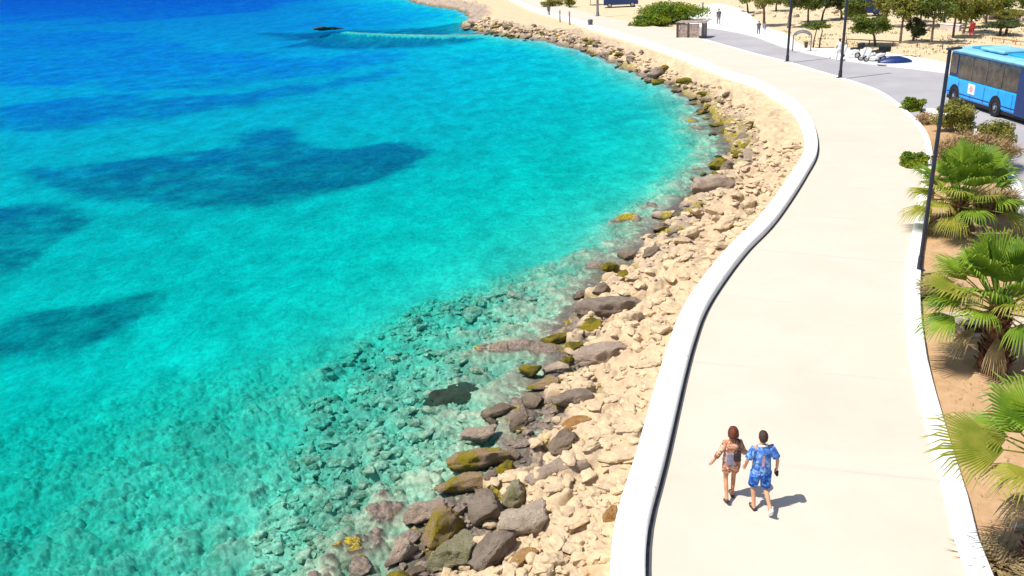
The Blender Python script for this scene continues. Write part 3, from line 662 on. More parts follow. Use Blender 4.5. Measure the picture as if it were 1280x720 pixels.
def fan_palm(px, py, htop, scale, label, seed, nf=30, lean=(0, 0), special=None, loc=None, low=84):
    r = random.Random(seed); x, y = loc if loc else gp(px, py, -.18)
    root = empty('fan_palm', (x, y, -.2), label=label, cat='palm tree')
    # trunk with old leaf bases
    t = MB(); n = 14; rr = [(lean[0]*k/n, lean[1]*k/n, htop*k/n, (.33-.17*min(1, k/n*2.2))*scale, 0) for k in range(n+1)]
    t.tube([(a, b_, c) for a, b_, c, _, _ in rr], [q_[3] for q_ in rr], 14)
    for k in range(190):
        f_ = r.random(); a = k*2.4; R = (.33-.17*min(1, f_*2.2))*scale; c = Vector((lean[0]*f_, lean[1]*f_, htop*f_)); o_ = Vector((math.cos(a), math.sin(a), 0)); s_ = Vector((-math.sin(a), math.cos(a), 0))
        L = r.uniform(.10, .2)*scale*(1.2-.5*f_); w = .05*scale; b0 = c+o_*R*.85
        tip = b0+o_*L*.75+Vector((0, 0, L*1.1))
        t.add([b0-s_*w, b0+s_*w, tip+s_*w*.5, tip-s_*w*.5, b0+Vector((0, 0, .09))-s_*w*.8, b0+Vector((0, 0, .09))+s_*w*.8], [(0, 1, 2, 3), (5, 4, 3, 2), (1, 5, 2), (4, 0, 3)])
    t.build('trunk', M['bark'], root)
    top = Vector((lean[0], lean[1], htop)); g_ = MB()
    for k in range(nf):
        f_ = (k+.5)/nf; el = math.radians(84-f_*low+r.uniform(-8, 8)); a = k*2.39996+r.uniform(-.25, .25)
        d = Vector((math.cos(a)*math.cos(el), math.sin(a)*math.cos(el), math.sin(el)))
        frond(g_, top+Vector((math.cos(a), math.sin(a), 0))*.08-Vector((0, 0, f_*.25)), d, (0, 0, 1), r.uniform(.6, .95)*scale, r.uniform(.75, 1.0)*scale, 24, r.uniform(1.5, 2.3), .25+.5*f_, 1 if (f_ > .55 and r.random() < .6) else 0, r)
    for sp in (special or []):
        frond(g_, top, sp[0], sp[1], sp[2]*scale, sp[3]*scale, 28, sp[5] if len(sp) > 5 else 2.2, .12, sp[4], r)
    g_.build('crown', [M['palm'], M['palm2']], root)
    dd = MB()
    for k in range(6):
        a = k*1.05+.3*r.random(); el = math.radians(r.uniform(-45, -15)); d = Vector((math.cos(a)*math.cos(el), math.sin(a)*math.cos(el), math.sin(el)))
        frond(dd, top-Vector((0, 0, .3)), d, (0, 0, 1), .45*scale, .6*scale, 14, 1.1, 1.2, 0, r)
    dd.build('dead_fronds', M['drypalm'], root)
    return root
camd = lambda x, y: (Vector((0, 0, CH))-Vector((x, y, 1.5))).normalized()
fan_palm(1240, 462, 1.85, 1.3, 'bright green fan palm with a stout red brown trunk standing alone in the bare soil', 3, 40, (-.05, .05), [((-.1, .35, 1), (.2, -1, .6), .55, 1.15, 0), ((-1, .1, .35), (0, 0, 1), .7, 1.1, 1)])
fan_palm(1196, 288, 1.15, 1.45, 'fan palm close behind the lamp post with shaggy short trunk', 8, 42, (0, .05), [((-.15, .3, 1), (.2, -1, .6), .4, .85, 0)])
fan_palm(1290, 722, 2.2, 1.1, 'fan palm cut by the right edge, its yellow frond reaching over the kerb', 12, 30, (0, .1), [((-1, .05, .24), (0, -.5, 1), .95, 1.4, 1, 1.5), ((-.6, .6, .8), (.3, -1, .5), .7, 1.05, 0), ((-.9, .5, .3), (0, -.2, 1), .8, .9, 0, 1.3)], loc=(9.25, 12.3), low=66)
def blades(name, n, r0, h, mat, seed, w=.03, arch=.5, parent=None, loc=(0, 0, 0), flat=1.):
    r = random.Random(seed); mb = MB()
    for k in range(n):
        a = r.random()*6.283; rr = r0*math.sqrt(r.random())*.55; b0 = Vector((rr*math.cos(a), rr*math.sin(a)*flat, 0)); a2 = a+r.gauss(0, .7); L = h*r.uniform(.55, 1.15); out = r.uniform(.2, 1)*arch*r0
        d = Vector((math.cos(a2), math.sin(a2)*flat, 0)); s = Vector((-math.sin(a2), math.cos(a2), 0))*w*r.uniform(.6, 1.4)
        p1 = b0+d*out*.35+Vector((0, 0, L*.6)); p2 = b0+d*out+Vector((0, 0, L*r.uniform(.75, 1)))
        mb.add([b0-s, b0+s, p1+s, p1-s, p2], [(0, 1, 2, 3), (3, 2, 4)])
    return mb.build(name, mat, parent, loc)
def crown(name, rx, ry, rz, n, leaf, mat, seed, parent=None, loc=(0, 0, 0), nclump=22, hole=.0):
    r = np.random.default_rng(seed); c = r.normal(size=(nclump, 3)); c /= np.linalg.norm(c, axis=1)[:, None]; c *= (r.random((nclump, 1))**.45)*.82; cr = r.uniform(.22, .45, nclump)
    k = r.integers(0, nclump, n); d = r.normal(size=(n, 3)); d /= np.linalg.norm(d, axis=1)[:, None]
    p = c[k]+d*(cr[k]*r.random(n)**.4)[:, None]; p *= [rx, ry, rz]
    t = r.normal(size=(n, 3)); t /= np.linalg.norm(t, axis=1)[:, None]; nn = np.cross(t, d*.8+r.normal(size=(n, 3))*.5+[0, 0, .5]); nn /= np.linalg.norm(nn, axis=1)[:, None]+1e-9
    s = (leaf*r.uniform(.6, 1.3, n))[:, None]; v = np.stack([p-t*s, p-nn*s*.55, p+t*s, p+nn*s*.55], 1).reshape(-1, 3); f = np.arange(4*n).reshape(-1, 4)
    me = bpy.data.meshes.new(name); me.from_pydata(v.tolist(), [], f.tolist()); return link(name, me, mat, parent, loc)
def shrub(px, py, rx, rz, mat, label, seed, n=1500, leaf=.06, name='shrub', catg='shrub', ry=None):
    x, y = gp(px, py, -.18); root = empty(name, (x, y, -.2), label=label, cat=catg)
    crown('foliage', rx, ry or rx*.8, rz, n, leaf, M[mat], seed, root, (0, 0, rz*.9))
    st = MB(); r = random.Random(seed)
    for k in range(7): a = k*.9; st.tube([(0, 0, 0), (math.cos(a)*rx*.3, math.sin(a)*rx*.25, rz*.7), (math.cos(a)*rx*.6, math.sin(a)*rx*.5, rz*1.2)], [.03, .02, .008], 5)
    st.build('stems', M['trunk'], root); return root
shrub(1143, 212, .8, .5, 'hedge', 'small rounded green shrub at the promenade edge left of the lamp post', 31, 4500, .06)
shrub(1140, 140, .75, .55, 'hedge', 'low dark green shrub at the far tip of the planting bed', 32, 3500, .07)
shrub(1193, 165, 1.35, .95, 'leaf_y', 'upright yellow green shrub beside the lamp post below the bus', 33, 7000, .07)
x, y = gp(1215, 212, -.18); rt = empty('dry_shrub', (x, y, -.2), label='wide rust brown dried shrub behind the fan palm', cat='shrub'); blades('twigs', 3200, 1.9, 1.4, M['dry'], 5, .016, .8, rt); crown('foliage', 1.9, 1.4, .85, 9000, .055, M['dry'], 6, rt, (0, 0, .85))
shrub(1240, 190, 1.0, .9, 'leaf_y', 'olive straggly shrub at the road side of the brown shrub', 34, 5000, .07)
shrub(1287, 372, .8, .8, 'leaf', 'green leafy shrub at the right edge behind the stout fan palm', 35, 3000, .07)
shrub(1160, 155, .9, .4, 'dry', 'low tan dry plant beside the dark green shrub', 36, 900, .05)
x, y = gp(1240, 262, -.18); rt = empty('grass_clump', (x, y, -.2), label='straw coloured clump of long leaves right of the second palm', cat='plant'); blades('blades', 700, 1.1, 1.0, M['drypalm'], 9, .022, 1.0, rt)
x, y = gp(1180, 372, -.18); rt = empty('grass_clump', (x, y, -.2), label='brown dried leaf tuft behind the stone drain box', cat='plant'); blades('blades', 420, .8, .45, M['drypalm'], 10, .03, 1.0, rt)
x, y = gp(1250, 705, -.18); rt = empty('grass_clump', (x, y, -.2), label='dark dead leaf heap at the foot of the corner palm', cat='plant'); blades('blades', 260, .55, .28, M['drypalm'], 11, .03, 1.3, rt)
# scattered dry litter on the bed: stuff
lit = MB(); r = random.Random(4)
for k in range(900):
    px, py = r.uniform(1165, 1290), r.uniform(215, 715); x, y = gp(px, py, -.17); a = r.random()*6.3; s = r.uniform(.02, .06)
    if not inside(np.array([[x, y]]), BED)[0] or dist(np.array([[x, y]]), ka)[0] < .3: continue
    lit.add([(x-s*math.cos(a), y-s*math.sin(a), -.155), (x+.2*s, y, -.15), (x+s*math.cos(a), y+s*math.sin(a), -.13), (x-.2*s, y+.4*s, -.14)], [(0, 1, 2, 3)])
tag(lit.build('leaf_litter', M['drypalm']), 'dry leaf litter scattered over the orange soil', 'litter', kind='stuff')
# stone drain box with dark opening
x, y = gp(1212, 415, -.18); rt = empty('stone_drain_box', (x, y, -.2), math.radians(-4), label='rough stone box with a square black opening behind the stout palm', cat='stone box')
b_ = MB(); b_.box((-.42, .1, .16), (.34, .7, .34), 0, .05); b_.box((.5, .1, .16), (.3, .7, .34), 0, .05); b_.box((.04, .42, .15), (.62, .12, .3), 0, .02); b_.build('side_stones', M['stone'], rt)
b_ = MB(); b_.box((0, .15, .385), (1.35, .75, .11), .03, .04); b_.build('cap_slab', M['stone'], rt); b_ = MB(); b_.box((.05, -.3, .05), (.75, .16, .12), 0, .04); b_.build('sill_stone', M['stone'], rt)
b_ = MB(); b_.box((.04, .30, .17), (.60, .03, .30)); b_.build('opening', M['black'], rt)  # black panel set inside to paint the shade of the hollow
for (px, py, s_, lb) in [(1262, 418, .42, 'grey brown boulder right of the stout palm trunk'), (1278, 405, .38, 'dark boulder at the right edge beside the stout palm'), (1180, 404, .30, 'pale rubble stone left of the stone drain box'), (1178, 358, .25, 'small orange stone beneath the palm fronds by the kerb'), (1272, 660, .14, 'small dark stone on bare soil above the corner palm')]:
    x, y = gp(px, py, -.15); o = put_rock(x, y, -.12, s_, s_*.8, s_*.6, .3, lb); o.data = o.data.copy(); o.data.materials[0] = M['stone']
tick('- park trees')
# ------------------------------------------------------------------ park trees
def tree(px, py, cpx, cpy, rx, rz, mat, label, seed, n=1500, leaf=.12, ry=None, r0=.10, dz=0, trunks=1):
    x, y = gp(px, py, -.18); root = empty('park_tree', (x, y, -.2), label=label, cat='tree', group='trees of the park beyond the road')
    s = ppm(x, y); rx *= 1.3; rz *= 1.25; n = int(n*1.7); cz = zat(x, y, cpy)+.2; dx = (cpx-px)/s; tb = MB(); r = random.Random(seed)
    for q_ in range(trunks):
        ox = q_*.55; tb.tube([(ox, 0, 0), (ox+dx*.2, .05, cz*.4), (ox+dx*.6, 0, cz*.75), (ox*.5+dx, 0, cz)], [r0*1.25, r0, r0*.75, r0*.45], 7)
    for k in range(6):
        a = k*1.05+r.random(); tb.tube([(dx*.75, 0, cz-rz*.75), (dx+math.cos(a)*rx*.35, math.sin(a)*rx*.35, cz-rz*.2), (dx+math.cos(a)*rx*.7, math.sin(a)*rx*.7, cz+rz*.25)], [r0*.5, r0*.3, r0*.12], 5)
    tb.build('trunk', M['trunk'], root); crown('crown', rx, ry or rx*.9, rz, n, leaf, M[mat], seed, root, (dx, 0, cz)); return root
tree(1094, 57, 1084, 29, 1.75, .75, 'leaf', 'low bright green tree with a slim trunk directly right of the second lamp post', 41, 2600)
tree(1125, 54, 1126, 8, 1.35, 1.2, 'leaf_y', 'slim olive tree with a straight trunk, next right of the low green tree', 42, 2000)
tree(1141, 53, 1143, 34, .75, .75, 'leaf_d', 'short dark bushy sapling between two straight olive trees', 43, 900)
tree(1164, 55, 1163, 8, 1.5, 1.2, 'leaf', 'olive green tree with a dark trunk left of the bus corner', 44, 2200)
tree(1191, 47, 1192, 5, 1.5, 1.3, 'leaf_y', 'yellowish tree whose trunk rises behind the left end of the bus', 45, 2200)
tree(1204, 42, 1214, 6, 1.6, 1.4, 'leaf_y', 'brownish yellow crowned tree over the red clothed figure', 46, 2200, trunks=2)
tree(1016, 62, 1020, 32, 1.1, .25, 'leaf', 'little umbrella shaped tree on two thin stems beside the arched frame', 47, 900, r0=.06, trunks=2)
tree(986, 35, 990, -6, 1.8, 1.4, 'leaf', 'thick dark trunked tree right of the plaza with its crown above the picture', 48, 2200, r0=.18)
tree(955, 33, 952, -4, 1.6, 1.3, 'leaf_y', 'tree with dark trunk standing at the right edge of the white plaza', 49, 2000, r0=.13)
tree(935, 16, 930, -6, 1.5, .9, 'leaf', 'olive tree at the top where the plaza meets the park', 50, 1800)
tree(1010, 28, 1008, 1, 1.5, .9, 'leaf', 'tree behind the umbrella shaped tree, pale forked trunk', 51, 1800)
tree(1027, 26, 1034, 1, 1.5, .9, 'leaf_d', 'dark green tree touching the second lamp post from behind', 52, 1800)
tree(1250, 44, 1250, 31, 1.7, .35, 'leaf_d', 'very low flat topped dark shrubby tree above the bus roof', 53, 1500, r0=.12, trunks=2)
tree(1262, 26, 1268, 16, 2.6, .4, 'leaf_y', 'long yellow green hedge like tree at the upper right corner', 54, 1800)
tree(1248, 24, 1248, 4, 1.5, .9, 'leaf', 'darker green tree behind the yellow green hedge like one', 55, 1600)
tree(1150, 34, 1148, -4, 1.9, 1.2, 'leaf', 'tree in the second row behind the dark bushy sapling', 56, 1800)
tree(1052, 24, 1046, 0, 1.4, .9, 'leaf_d', 'dark tree immediately behind the second lamp post', 57, 1600)
tree(1075, 36, 1068, 10, 1.2, .8, 'leaf', 'bushy tree behind the low green tree and left of its trunk', 70, 1500)
tree(1107, 34, 1106, 4, 1.3, 1., 'leaf_y', 'pale trunked tree in the gap between the low green tree and the slim olive one', 71, 1500)
tree(1180, 32, 1178, 0, 1.5, 1.1, 'leaf', 'back row tree seen between two trunks above the bus corner', 72, 1700)
tree(1232, 30, 1232, 2, 1.4, 1., 'leaf_y', 'back row tree between the red figure and the yellow green hedge', 73, 1600)
tree(1135, 28, 1134, -2, 1.5, 1., 'leaf', 'back row tree directly above the dark bushy sapling', 74, 1700)
tree(970, 14, 970, -4, 1.4, .9, 'leaf', 'back row tree between the two dark trunks at the plaza', 75, 1500)
tree(1278, 10, 1280, -4, 1.8, 1., 'leaf', 'tree at the very top right corner', 76, 1700)
tree(1199, 36, 1204, 3, 1.2, 1.1, 'leaf_y', 'pale double trunk tree just left of the red figure', 77, 1500, trunks=2)
tree(690, 9, 690, 3, 1.6, .6, 'leaf_y', 'yellow green bush like tree beside the far beach path', 58, 1200)
tree(712, 9, 711, 1, .9, .7, 'leaf_y', 'small yellowish tree next to the far beach bush', 59, 800)
# ground clutter in the park: tufts (stuff) and stones
tf = MB(); r = random.Random(12)
for k in range(1500):
    px, py = r.uniform(900, 1290), r.uniform(-4, 72); x, y = gp(px, py, -.18)
    if not (x > np.interp(y, PL[::-1, 1][np.argsort(PL[::-1, 1])], PL[::-1, 0][np.argsort(PL[::-1, 1])])+.6): continue
    if fbm(np.array([[x, y]]), .25, 3, 5)[0] < .47: continue
    for _ in range(4):
        a = r.random()*6.3; h_ = r.uniform(.06, .2); w = .07; dx, dy = math.cos(a), math.sin(a); ox, oy = x+r.gauss(0, .2), y+r.gauss(0, .2)
        tf.add([(ox-dy*w, oy+dx*w, -.2), (ox+dy*w, oy-dx*w, -.2), (ox+dx*h_*.5, oy+dy*h_*.5, h_-.2)], [(0, 1, 2)])
tag(tf.build('dry_grass', M['drypalm']), 'dry straw coloured grass tufts over the park ground', 'grass', kind='stuff')
# hedge on the sandy island and timber enclosure
x, y = gp(838, 33, -.15); hd = empty('hedge', (x, y, -.2), label='big bright yellow green spreading bush at the end of the road', cat='bush')
crown('foliage', 4.6, 3., 1.3, 13000, .12, M['hedge'], 61, hd, (1.0, 4.2, 1.25), 70); crown('foliage', 2.6, 1.8, .8, 5000, .12, M['hedge'], 62, hd, (-2.0, 1.2, .6), 40)
st = MB(); 
for k in range(9): a = k*.7; st.tube([(0, 3, 0), (math.cos(a)*1.2, 3+math.sin(a), .9), (math.cos(a)*2.6, 3+math.sin(a)*1.6, 1.6)], [.08, .05, .02], 6)
st.build('stems', M['trunk'], hd)
x, y = gp(862, 47, 0); en = empty('timber_enclosure', (x, y, -.1), math.radians(-28), label='grey brown timber enclosure with dark corner posts beside the bright bush', cat='enclosure')
hh = 1.55
for sx in (-1.3, -.15, 1.3):
    p_ = MB(); p_.box((sx, 0, hh/2), (.16, .16, hh), 0, .02); p_.build('post', M['darktimber'], en)
p_ = MB()
for k in range(9): p_.box((-1.3+.19+k*.245, .02, hh/2-.03), (.225, .05, hh-.16), 0, .01)
for k in range(6): p_.box((1.3, .25+k*.26, hh/2-.03), (.05, .24, hh-.16), 0, .01); p_.box((-1.3, .25+k*.26, hh/2-.03), (.05, .24, hh-.16), 0, .01)
p_.build('board_panel', M['timber'], en); p_ = MB(); p_.box((0, .85, hh+.02), (2.9, 1.9, .08), 0, .02); p_.build('lid', M['timber'], en)
tick('et furniture')
# ------------------------------------------------------------------ street furniture
def lamp_post(px, py, h, label, r=.085, mat='post', loc=None):
    x, y = loc or gp(px, py, 0); root = empty('lamp_post', (x, y, 0), math.radians(20), label=label, cat='lamp post', group='lamp posts along the promenade and road')
    b_ = MB(); b_.tube([(0, 0, 0), (0, 0, h*.5), (0, 0, h)], [r, r*.95, r*.8], 10); b_.build('pole', M[mat], root)
    b_ = MB(); b_.box((0, 0, .02), (r*4, r*4, .04), 0, .01); b_.tube([(0, 0, .04), (0, 0, .5)], [r*1.35, r*1.25], 10)
    b_.build('base', M[mat], root)
    b_ = MB(); b_.box((.16, 0, h+.02), (.5, .18, .06), 0, .03); b_.build('lamp_head', M[mat], root)
    return root
hz_ = zat(*gp(1149, 338), 62)
lamp_post(1149, 338, hz_, 'tall dark lamp post among the palms in front of the blue bus', .066)
lamp_post(1050, 97, 7., 'dark lamp post at the promenade edge in front of the parked scooters', .10)
lamp_post(984, 77, 7., 'dark lamp post at the promenade edge beside the arched frame', .10)
lamp_post(747, 20, 7., 'thick grey lamp post at the far end of the promenade before the blue van', .17, 'grey')
# arched frame behind the third post
x, y = gp(992, 64, 0); rt = empty('arched_frame', (x, y, 0), math.radians(-25), label='dark arched metal hoop frame on the pavement beside a lamp post', cat='frame')
b_ = MB(); pts = [(-.1, 0, 0), (-.1, 0, 1.2)]+[(.65-.75*math.cos(a), 0, 1.25+.5*math.sin(a)) for a in np.linspace(.2, math.pi-.2, 9)]+[(1.4, 0, 1.2), (1.4, 0, 0)]
b_.tube(pts, .06, 8); b_.build('hoop', M['grey'], rt)
b_ = MB(); b_.tube([(.65-.62*math.cos(a), 0, 1.27+.34*math.sin(a)) for a in np.linspace(.2, math.pi-.2, 9)], .09, 6); b_.build('shade_strip', M['grey'], rt); b_ = MB(); b_.tube([(1.0, 0, .3), (1.0, 0, .8)], [.13, .16], 10); b_.tube([(1., 0, .8), (1.4, 0, .8)], .02, 5); b_.build('bin', M['darktimber'], rt)
def bollard(px, py, h, r, mat, label):
    x, y = gp(px, py, 0); b_ = MB(); b_.tube([(0, 0, -.2), (0, 0, .1), (0, 0, .12), (0, 0, h*.85), (0, 0, h*.87), (0, 0, h)], [r*1.2, r*1.2, r, r, r*1.15, r*.8], 10); tag(b_.build('bollard', M[mat], None, (x, y, 0)), label, 'bollard')
bollard(700, 26, 1.3, .09, 'timber', 'thin timber post on the far sand nearest the yellow green bush')
bollard(712, 29, 1.4, .10, 'timber', 'thin timber post on the far sand between another post and the litter bin')
bollard(878, 15, 1.2, .12, 'grey', 'grey stone bollard behind the bright bush on the white plaza')
x, y = gp(738, 35, -.1); rt = empty('litter_bin', (x, y, -.1), label='dark round litter bin on legs at the sandy edge of the far promenade', cat='bin')
b_ = MB(); b_.rings([(0, 0, .3, .2, .2), (0, 0, .35, .26, .26), (0, 0, .9, .3, .3), (0, 0, .98, .22, .22)], 14); b_.build('barrel', M['greycloth'], rt)
for a in (0, 2.1, 4.2): b_ = MB(); b_.tube([(math.cos(a)*.2, math.sin(a)*.2, .35), (math.cos(a)*.3, math.sin(a)*.3, -.05)], .03, 6); b_.build('leg', M['grey'], rt)
# low rail in the park, pale walls behind the trees, orange edging
def rail(px0, py0, px1, py1, h, mat, label, n=5):
    a = Vector((*gp(px0, py0, -.18), -.2)); c = Vector((*gp(px1, py1, -.18), -.2)); d = c-a; root = empty('low_rail', a, label=label, cat='fence'); b_ = MB(); b_.tube([(0, 0, h), tuple(d+Vector((0, 0, h)))], .05, 6); b_.build('rail', M[mat], root)
    for k in range(n): p_ = MB(); q_ = d*k/(n-1); p_.tube([(q_.x, q_.y, 0), (q_.x, q_.y, h+.03)], .05, 6); p_.build('post', M[mat], root)
rail(1058, 55, 1178, 61, .45, 'trunk', 'low brown timber rail among the park tree trunks')
rail(1240, 52, 1300, 60, .35, 'orange', 'low orange brown timber edging above the bus roof')
def lowwall(px0, py0, px1, py1, h, mat, label, catg='wall'):
    a = Vector((*gp(px0, py0, -.18), -.2)); c = Vector((*gp(px1, py1, -.18), -.2)); d = c-a; rz = math.atan2(d.y, d.x); root = empty('garden_wall', (a+c)/2, rz, label=label, cat=catg); L = d.length
    b_ = MB(); b_.box((0, 0, h/2), (L, .35, h), 0, .02); b_.build('wall', M[mat], root); b_ = MB(); b_.box((0, 0, h+.05), (L+.1, .45, .1), 0, .02); b_.build('coping', M['white'], root)
lowwall(1176, 37, 1200, 39, .55, 'pinkwall', 'low pale rendered wall between tree trunks left of the red figure')
lowwall(1098, 14, 1120, 15, 1.0, 'pinkwall', 'pale pink rendered wall piece at the top beside the dark van')
lowwall(1225, 22, 1292, 26, .5, 'pinkwall', 'long low pale wall under the yellow green hedge like tree')
for (px, py, s_, lb) in [(940, 20, .45, 'grey boulder at the park edge of the plaza'), (948, 17, .5, 'dark boulder beside the tree on the plaza edge'), (995, 21, .5, 'grey white boulder right of the thick dark trunk'), (1000, 29, .35, 'small brown boulder in front of the grey white boulder'), (968, 21, .3, 'small brown stone on the park sand'), (1043, 16, .6, 'pale boulder in dark shade behind the second lamp post'), (1136, 25, .5, 'pale boulder behind the dark bushy sapling'), (1158, 38, .45, 'grey boulder at the foot of the tree left of the bus corner')]:
    x, y = gp(px, py, -.15); o = put_rock(x, y, -.05, s_, s_*.8, s_*.7, .3, lb); o.data = o.data.copy(); o.data.materials[0] = M['stone']
# upturned dinghy
x, y = gp(1118, 81, -.1); rt = empty('upturned_dinghy', (x, y, 0.0), math.radians(-6), label='long dark blue upturned boat hull with a white rim at the far road side', cat='boat')
b_ = MB(); v = []; n = 17
prof = [(math.sin(math.pi*(.04+.92*k/(n-1)))**.6) for k in range(n)]
for k in range(n):
    X = -1.25+2.5*k/(n-1); w = .62*prof[k]
    for j in range(9):
        a = math.pi*j/8; v.append((X, w*math.cos(a), .06+.48*prof[k]*math.sin(a)))
f = [(k*9+j, k*9+j+1, (k+1)*9+j+1, (k+1)*9+j) for k in range(n-1) for j in range(8)]+[tuple(range(9)), tuple(range((n-1)*9+8, (n-1)*9-1, -1))]
b_.add(v, f); b_.build('hull', M['navy'], rt, smooth=True); b_ = MB(); ring = [(-1.25+2.5*k/(n-1), .64*prof[k], .04) for k in range(n)]+[(-1.25+2.5*k/(n-1), -.64*prof[k], .04) for k in range(n-1, -1, -1)]; b_.tube(ring+[ring[0]], .05, 6); b_.build('rim', M['white'], rt); b_ = MB(); b_.box((0, 0, .545), (1.9, .04, .04)); b_.build('keel', M['navy'], rt)
# ------------------------------------------------------------------ scooters
def wheel(parent, c, r, w, axis='y', rimmat='chrome', name='wheel'):
    q_ = empty(name, c); q_.parent = parent
    t = MB(); n = 20; 
    prof_ = [(r*.62, -w/2), (r*.93, -w/2), (r, -w*.3), (r, w*.3), (r*.93, w/2), (r*.62, w/2)]; v = []; 
    for i in range(n):
        a = 2*math.pi*i/n
        for R, o_ in prof_: v.append((R*math.cos(a), o_, R*math.sin(a)) if axis == 'y' else (o_, R*math.cos(a), R*math.sin(a)))
    m_ = len(prof_); f = [(i*m_+j, i*m_+(j+1) % m_, ((i+1) % n)*m_+(j+1) % m_, ((i+1) % n)*m_+j) for i in range(n) for j in range(m_)]
    t.add(v, f); t.build('tyre', M['black'], q_)
    d = MB(); d.tube([(0, -w*.4, 0), (0, w*.4, 0)] if axis == 'y' else [(-w*.4, 0, 0), (w*.4, 0, 0)], r*.62, 16); d.tube([(0, -w*.48, 0), (0, w*.48, 0)] if axis == 'y' else [(-w*.48, 0, 0), (w*.48, 0, 0)], r*.2, 10); d.build('rim', M[rimmat], q_); return q_
def wheel_mesh(parent, c, r, w, axis='y', rimmat='chrome'):
    # tyre mesh is the part, rim its sub-part
    t = MB(); n = 20; prof_ = [(r*.62, -w/2), (r*.93, -w/2), (r, -w*.3), (r, w*.3), (r*.93, w/2), (r*.62, w/2)]; v = []
    for i in range(n):
        a = 2*math.pi*i/n
        for R, o_ in prof_: v.append((R*math.cos(a), o_, R*math.sin(a)) if axis == 'y' else (o_, R*math.cos(a), R*math.sin(a)))
    m_ = len(prof_); f = [(i*m_+j, i*m_+(j+1) % m_, ((i+1) % n)*m_+(j+1) % m_, ((i+1) % n)*m_+j) for i in range(n) for j in range(m_)]
    t.add(v, f); tw = t.build('wheel', M['black'], parent, c)
    d = MB(); ax = (lambda s_: (0, s_, 0)) if axis == 'y' else (lambda s_: (s_, 0, 0)); d.tube([ax(-w*.4), ax(w*.4)], r*.62, 16); d.tube([ax(-w*.47), ax(w*.47)], r*.22, 10); d.build('rim', M[rimmat], tw); return tw
def scooter(px, py, rz, label):
    x, y = gp(px, py, 0); s = empty('motor_scooter', (x, y, 0), rz, label=label, cat='scooter', group='scooters parked on the pavement')
    for X in (-.62, .62): wheel_mesh(s, (X, 0, .24), .24, .12)
    b_ = MB(); b_.tube([(.55, 0, .3), (.45, 0, .6), (.38, 0, .85), (.32, 0, 1.0)], [.1, .16, .15, .07], 10); b_.tube([(.4, 0, .3), (0, 0, .28), (-.2, 0, .35)], [.13, .15, .15], 10); b_.tube([(-.1, 0, .45), (-.4, 0, .55), (-.8, 0, .6)], [.16, .2, .1], 10); b_.build('body', M['white'], s)
    b_ = MB(); b_.tube([(0, 0, .68), (-.2, 0, .73), (-.55, 0, .76), (-.78, 0, .75)], [.1, .15, .16, .08], 10, flat=.6); b_.build('seat', M['black'], s)
    b_ = MB(); b_.box((-.86, 0, .98), (.46, .52, .46), 0, .08); b_.build('top_case', M['black'], s)
    b_ = MB(); b_.tube([(.30, -.33, 1.05), (.3, 0, 1.0), (.3, .33, 1.05)], .02, 6); b_.build('handlebar', M['black'], s); b_ = MB(); b_.tube([(.42, 0, .92), (.48, 0, .9)], [.08, .07], 10); b_.build('headlight', M['chrome'], s); return s
scooter(1062, 72, 2.4, 'white scooter with black top case nearest the second lamp post')
scooter(1086, 76, 2.7, 'white scooter with black top case beside the blue upturned boat')
scooter(1093, 77, 2.9, 'white scooter closest of the three to the upturned boat')
# ------------------------------------------------------------------ bus
e0 = np.array(gp(1180, 126, -.1)); e1 = np.array(gp(1280, 158, -.1)); dv = (e1-e0)/np.linalg.norm(e1-e0); ang = math.atan2(dv[1], dv[0])
bus = empty('bus', (*e0, -.1), ang, label='bright blue single deck bus with dark windows driving on the road', cat='bus')
L, Wd, Hh = 11.6, 2.5, 3.0; bus.scale = (1, 1, 1.1)
# local x runs along the bus from its far end, local +y is away from the sea side... side seen from the sea is y=0
sgn = 1 if np.array([-dv[1], dv[0]])@np.array([1, 0]) > 0 else -1
def Y(v_): return v_*sgn
us = []
for px_ in (1192, 1243):
    # where on the side line does this picture column fall
    best = min(np.linspace(0, L, 400), key=lambda t: abs(pr((e0[0]+dv[0]*t, e0[1]+dv[1]*t, .35))[0]-px_)); us.append(float(best))
def xprof(x0, x1, z0, z1, y0, y1, name, mat, bev=.1, taper=0, par=None, mi=0):
    b_ = MB(); b_.box(((x0+x1)/2, Y((y0+y1)/2), (z0+z1)/2), (x1-x0, abs(y1-y0), z1-z0), 0, bev); return b_.build(name, mat, par or bus)
# wheel positions
wx = [max(.9, us[0]), us[1], ]
if wx[1]-wx[0] > 6.5 or wx[1]-wx[0] < 3: wx[1] = wx[0]+5.6
xprof(0, L, .38, 1.42, 0, Wd, 'body', M['blue'], .10)
xprof(.04, L-.04, 1.36, 2.72, .05, Wd-.05, 'window_band', M['navy'], .08)
xprof(0, L, 2.66, 2.92, .0, Wd, 'roof', M['bluelight'], .12)
rf = MB(); rf.box((L*.5, Y(Wd*.55), 2.96), (L-1.6, 1.2, .10), 0, .04); rf.build('roof_panel', M['bluemid'], bus)
rf = MB(); rf.box((3.2, Y(Wd/2), 3.06), (2.2, 1.5, .16), 0, .06); rf.build('air_conditioner', M['bluelight'], bus)
xprof(.06, L-.06, .2, .42, .06, Wd-.06, 'skirt', M['black'], .04)
nW = 6; x0 = 1.0; x1 = L-1.9
for k in range(nW):
    a = x0+(x1-x0)*k/nW+.02; b2 = x0+(x1-x0)*(k+1)/nW-.02
    for yy in (.035, Wd-.035): q_ = MB(); q_.box(((a+b2)/2, Y(yy), 2.02), (b2-a, .04, 1.22), 0, .015); q_.build('window', M['glass'], bus)
for a, b2 in ((.12, .88), (L-1.7, L-.15)):
    q_ = MB(); q_.box(((a+b2)/2, Y(.03), 2.1), (b2-a, .04, 1.0), 0, .015); q_.build('window', M['glass'], bus)
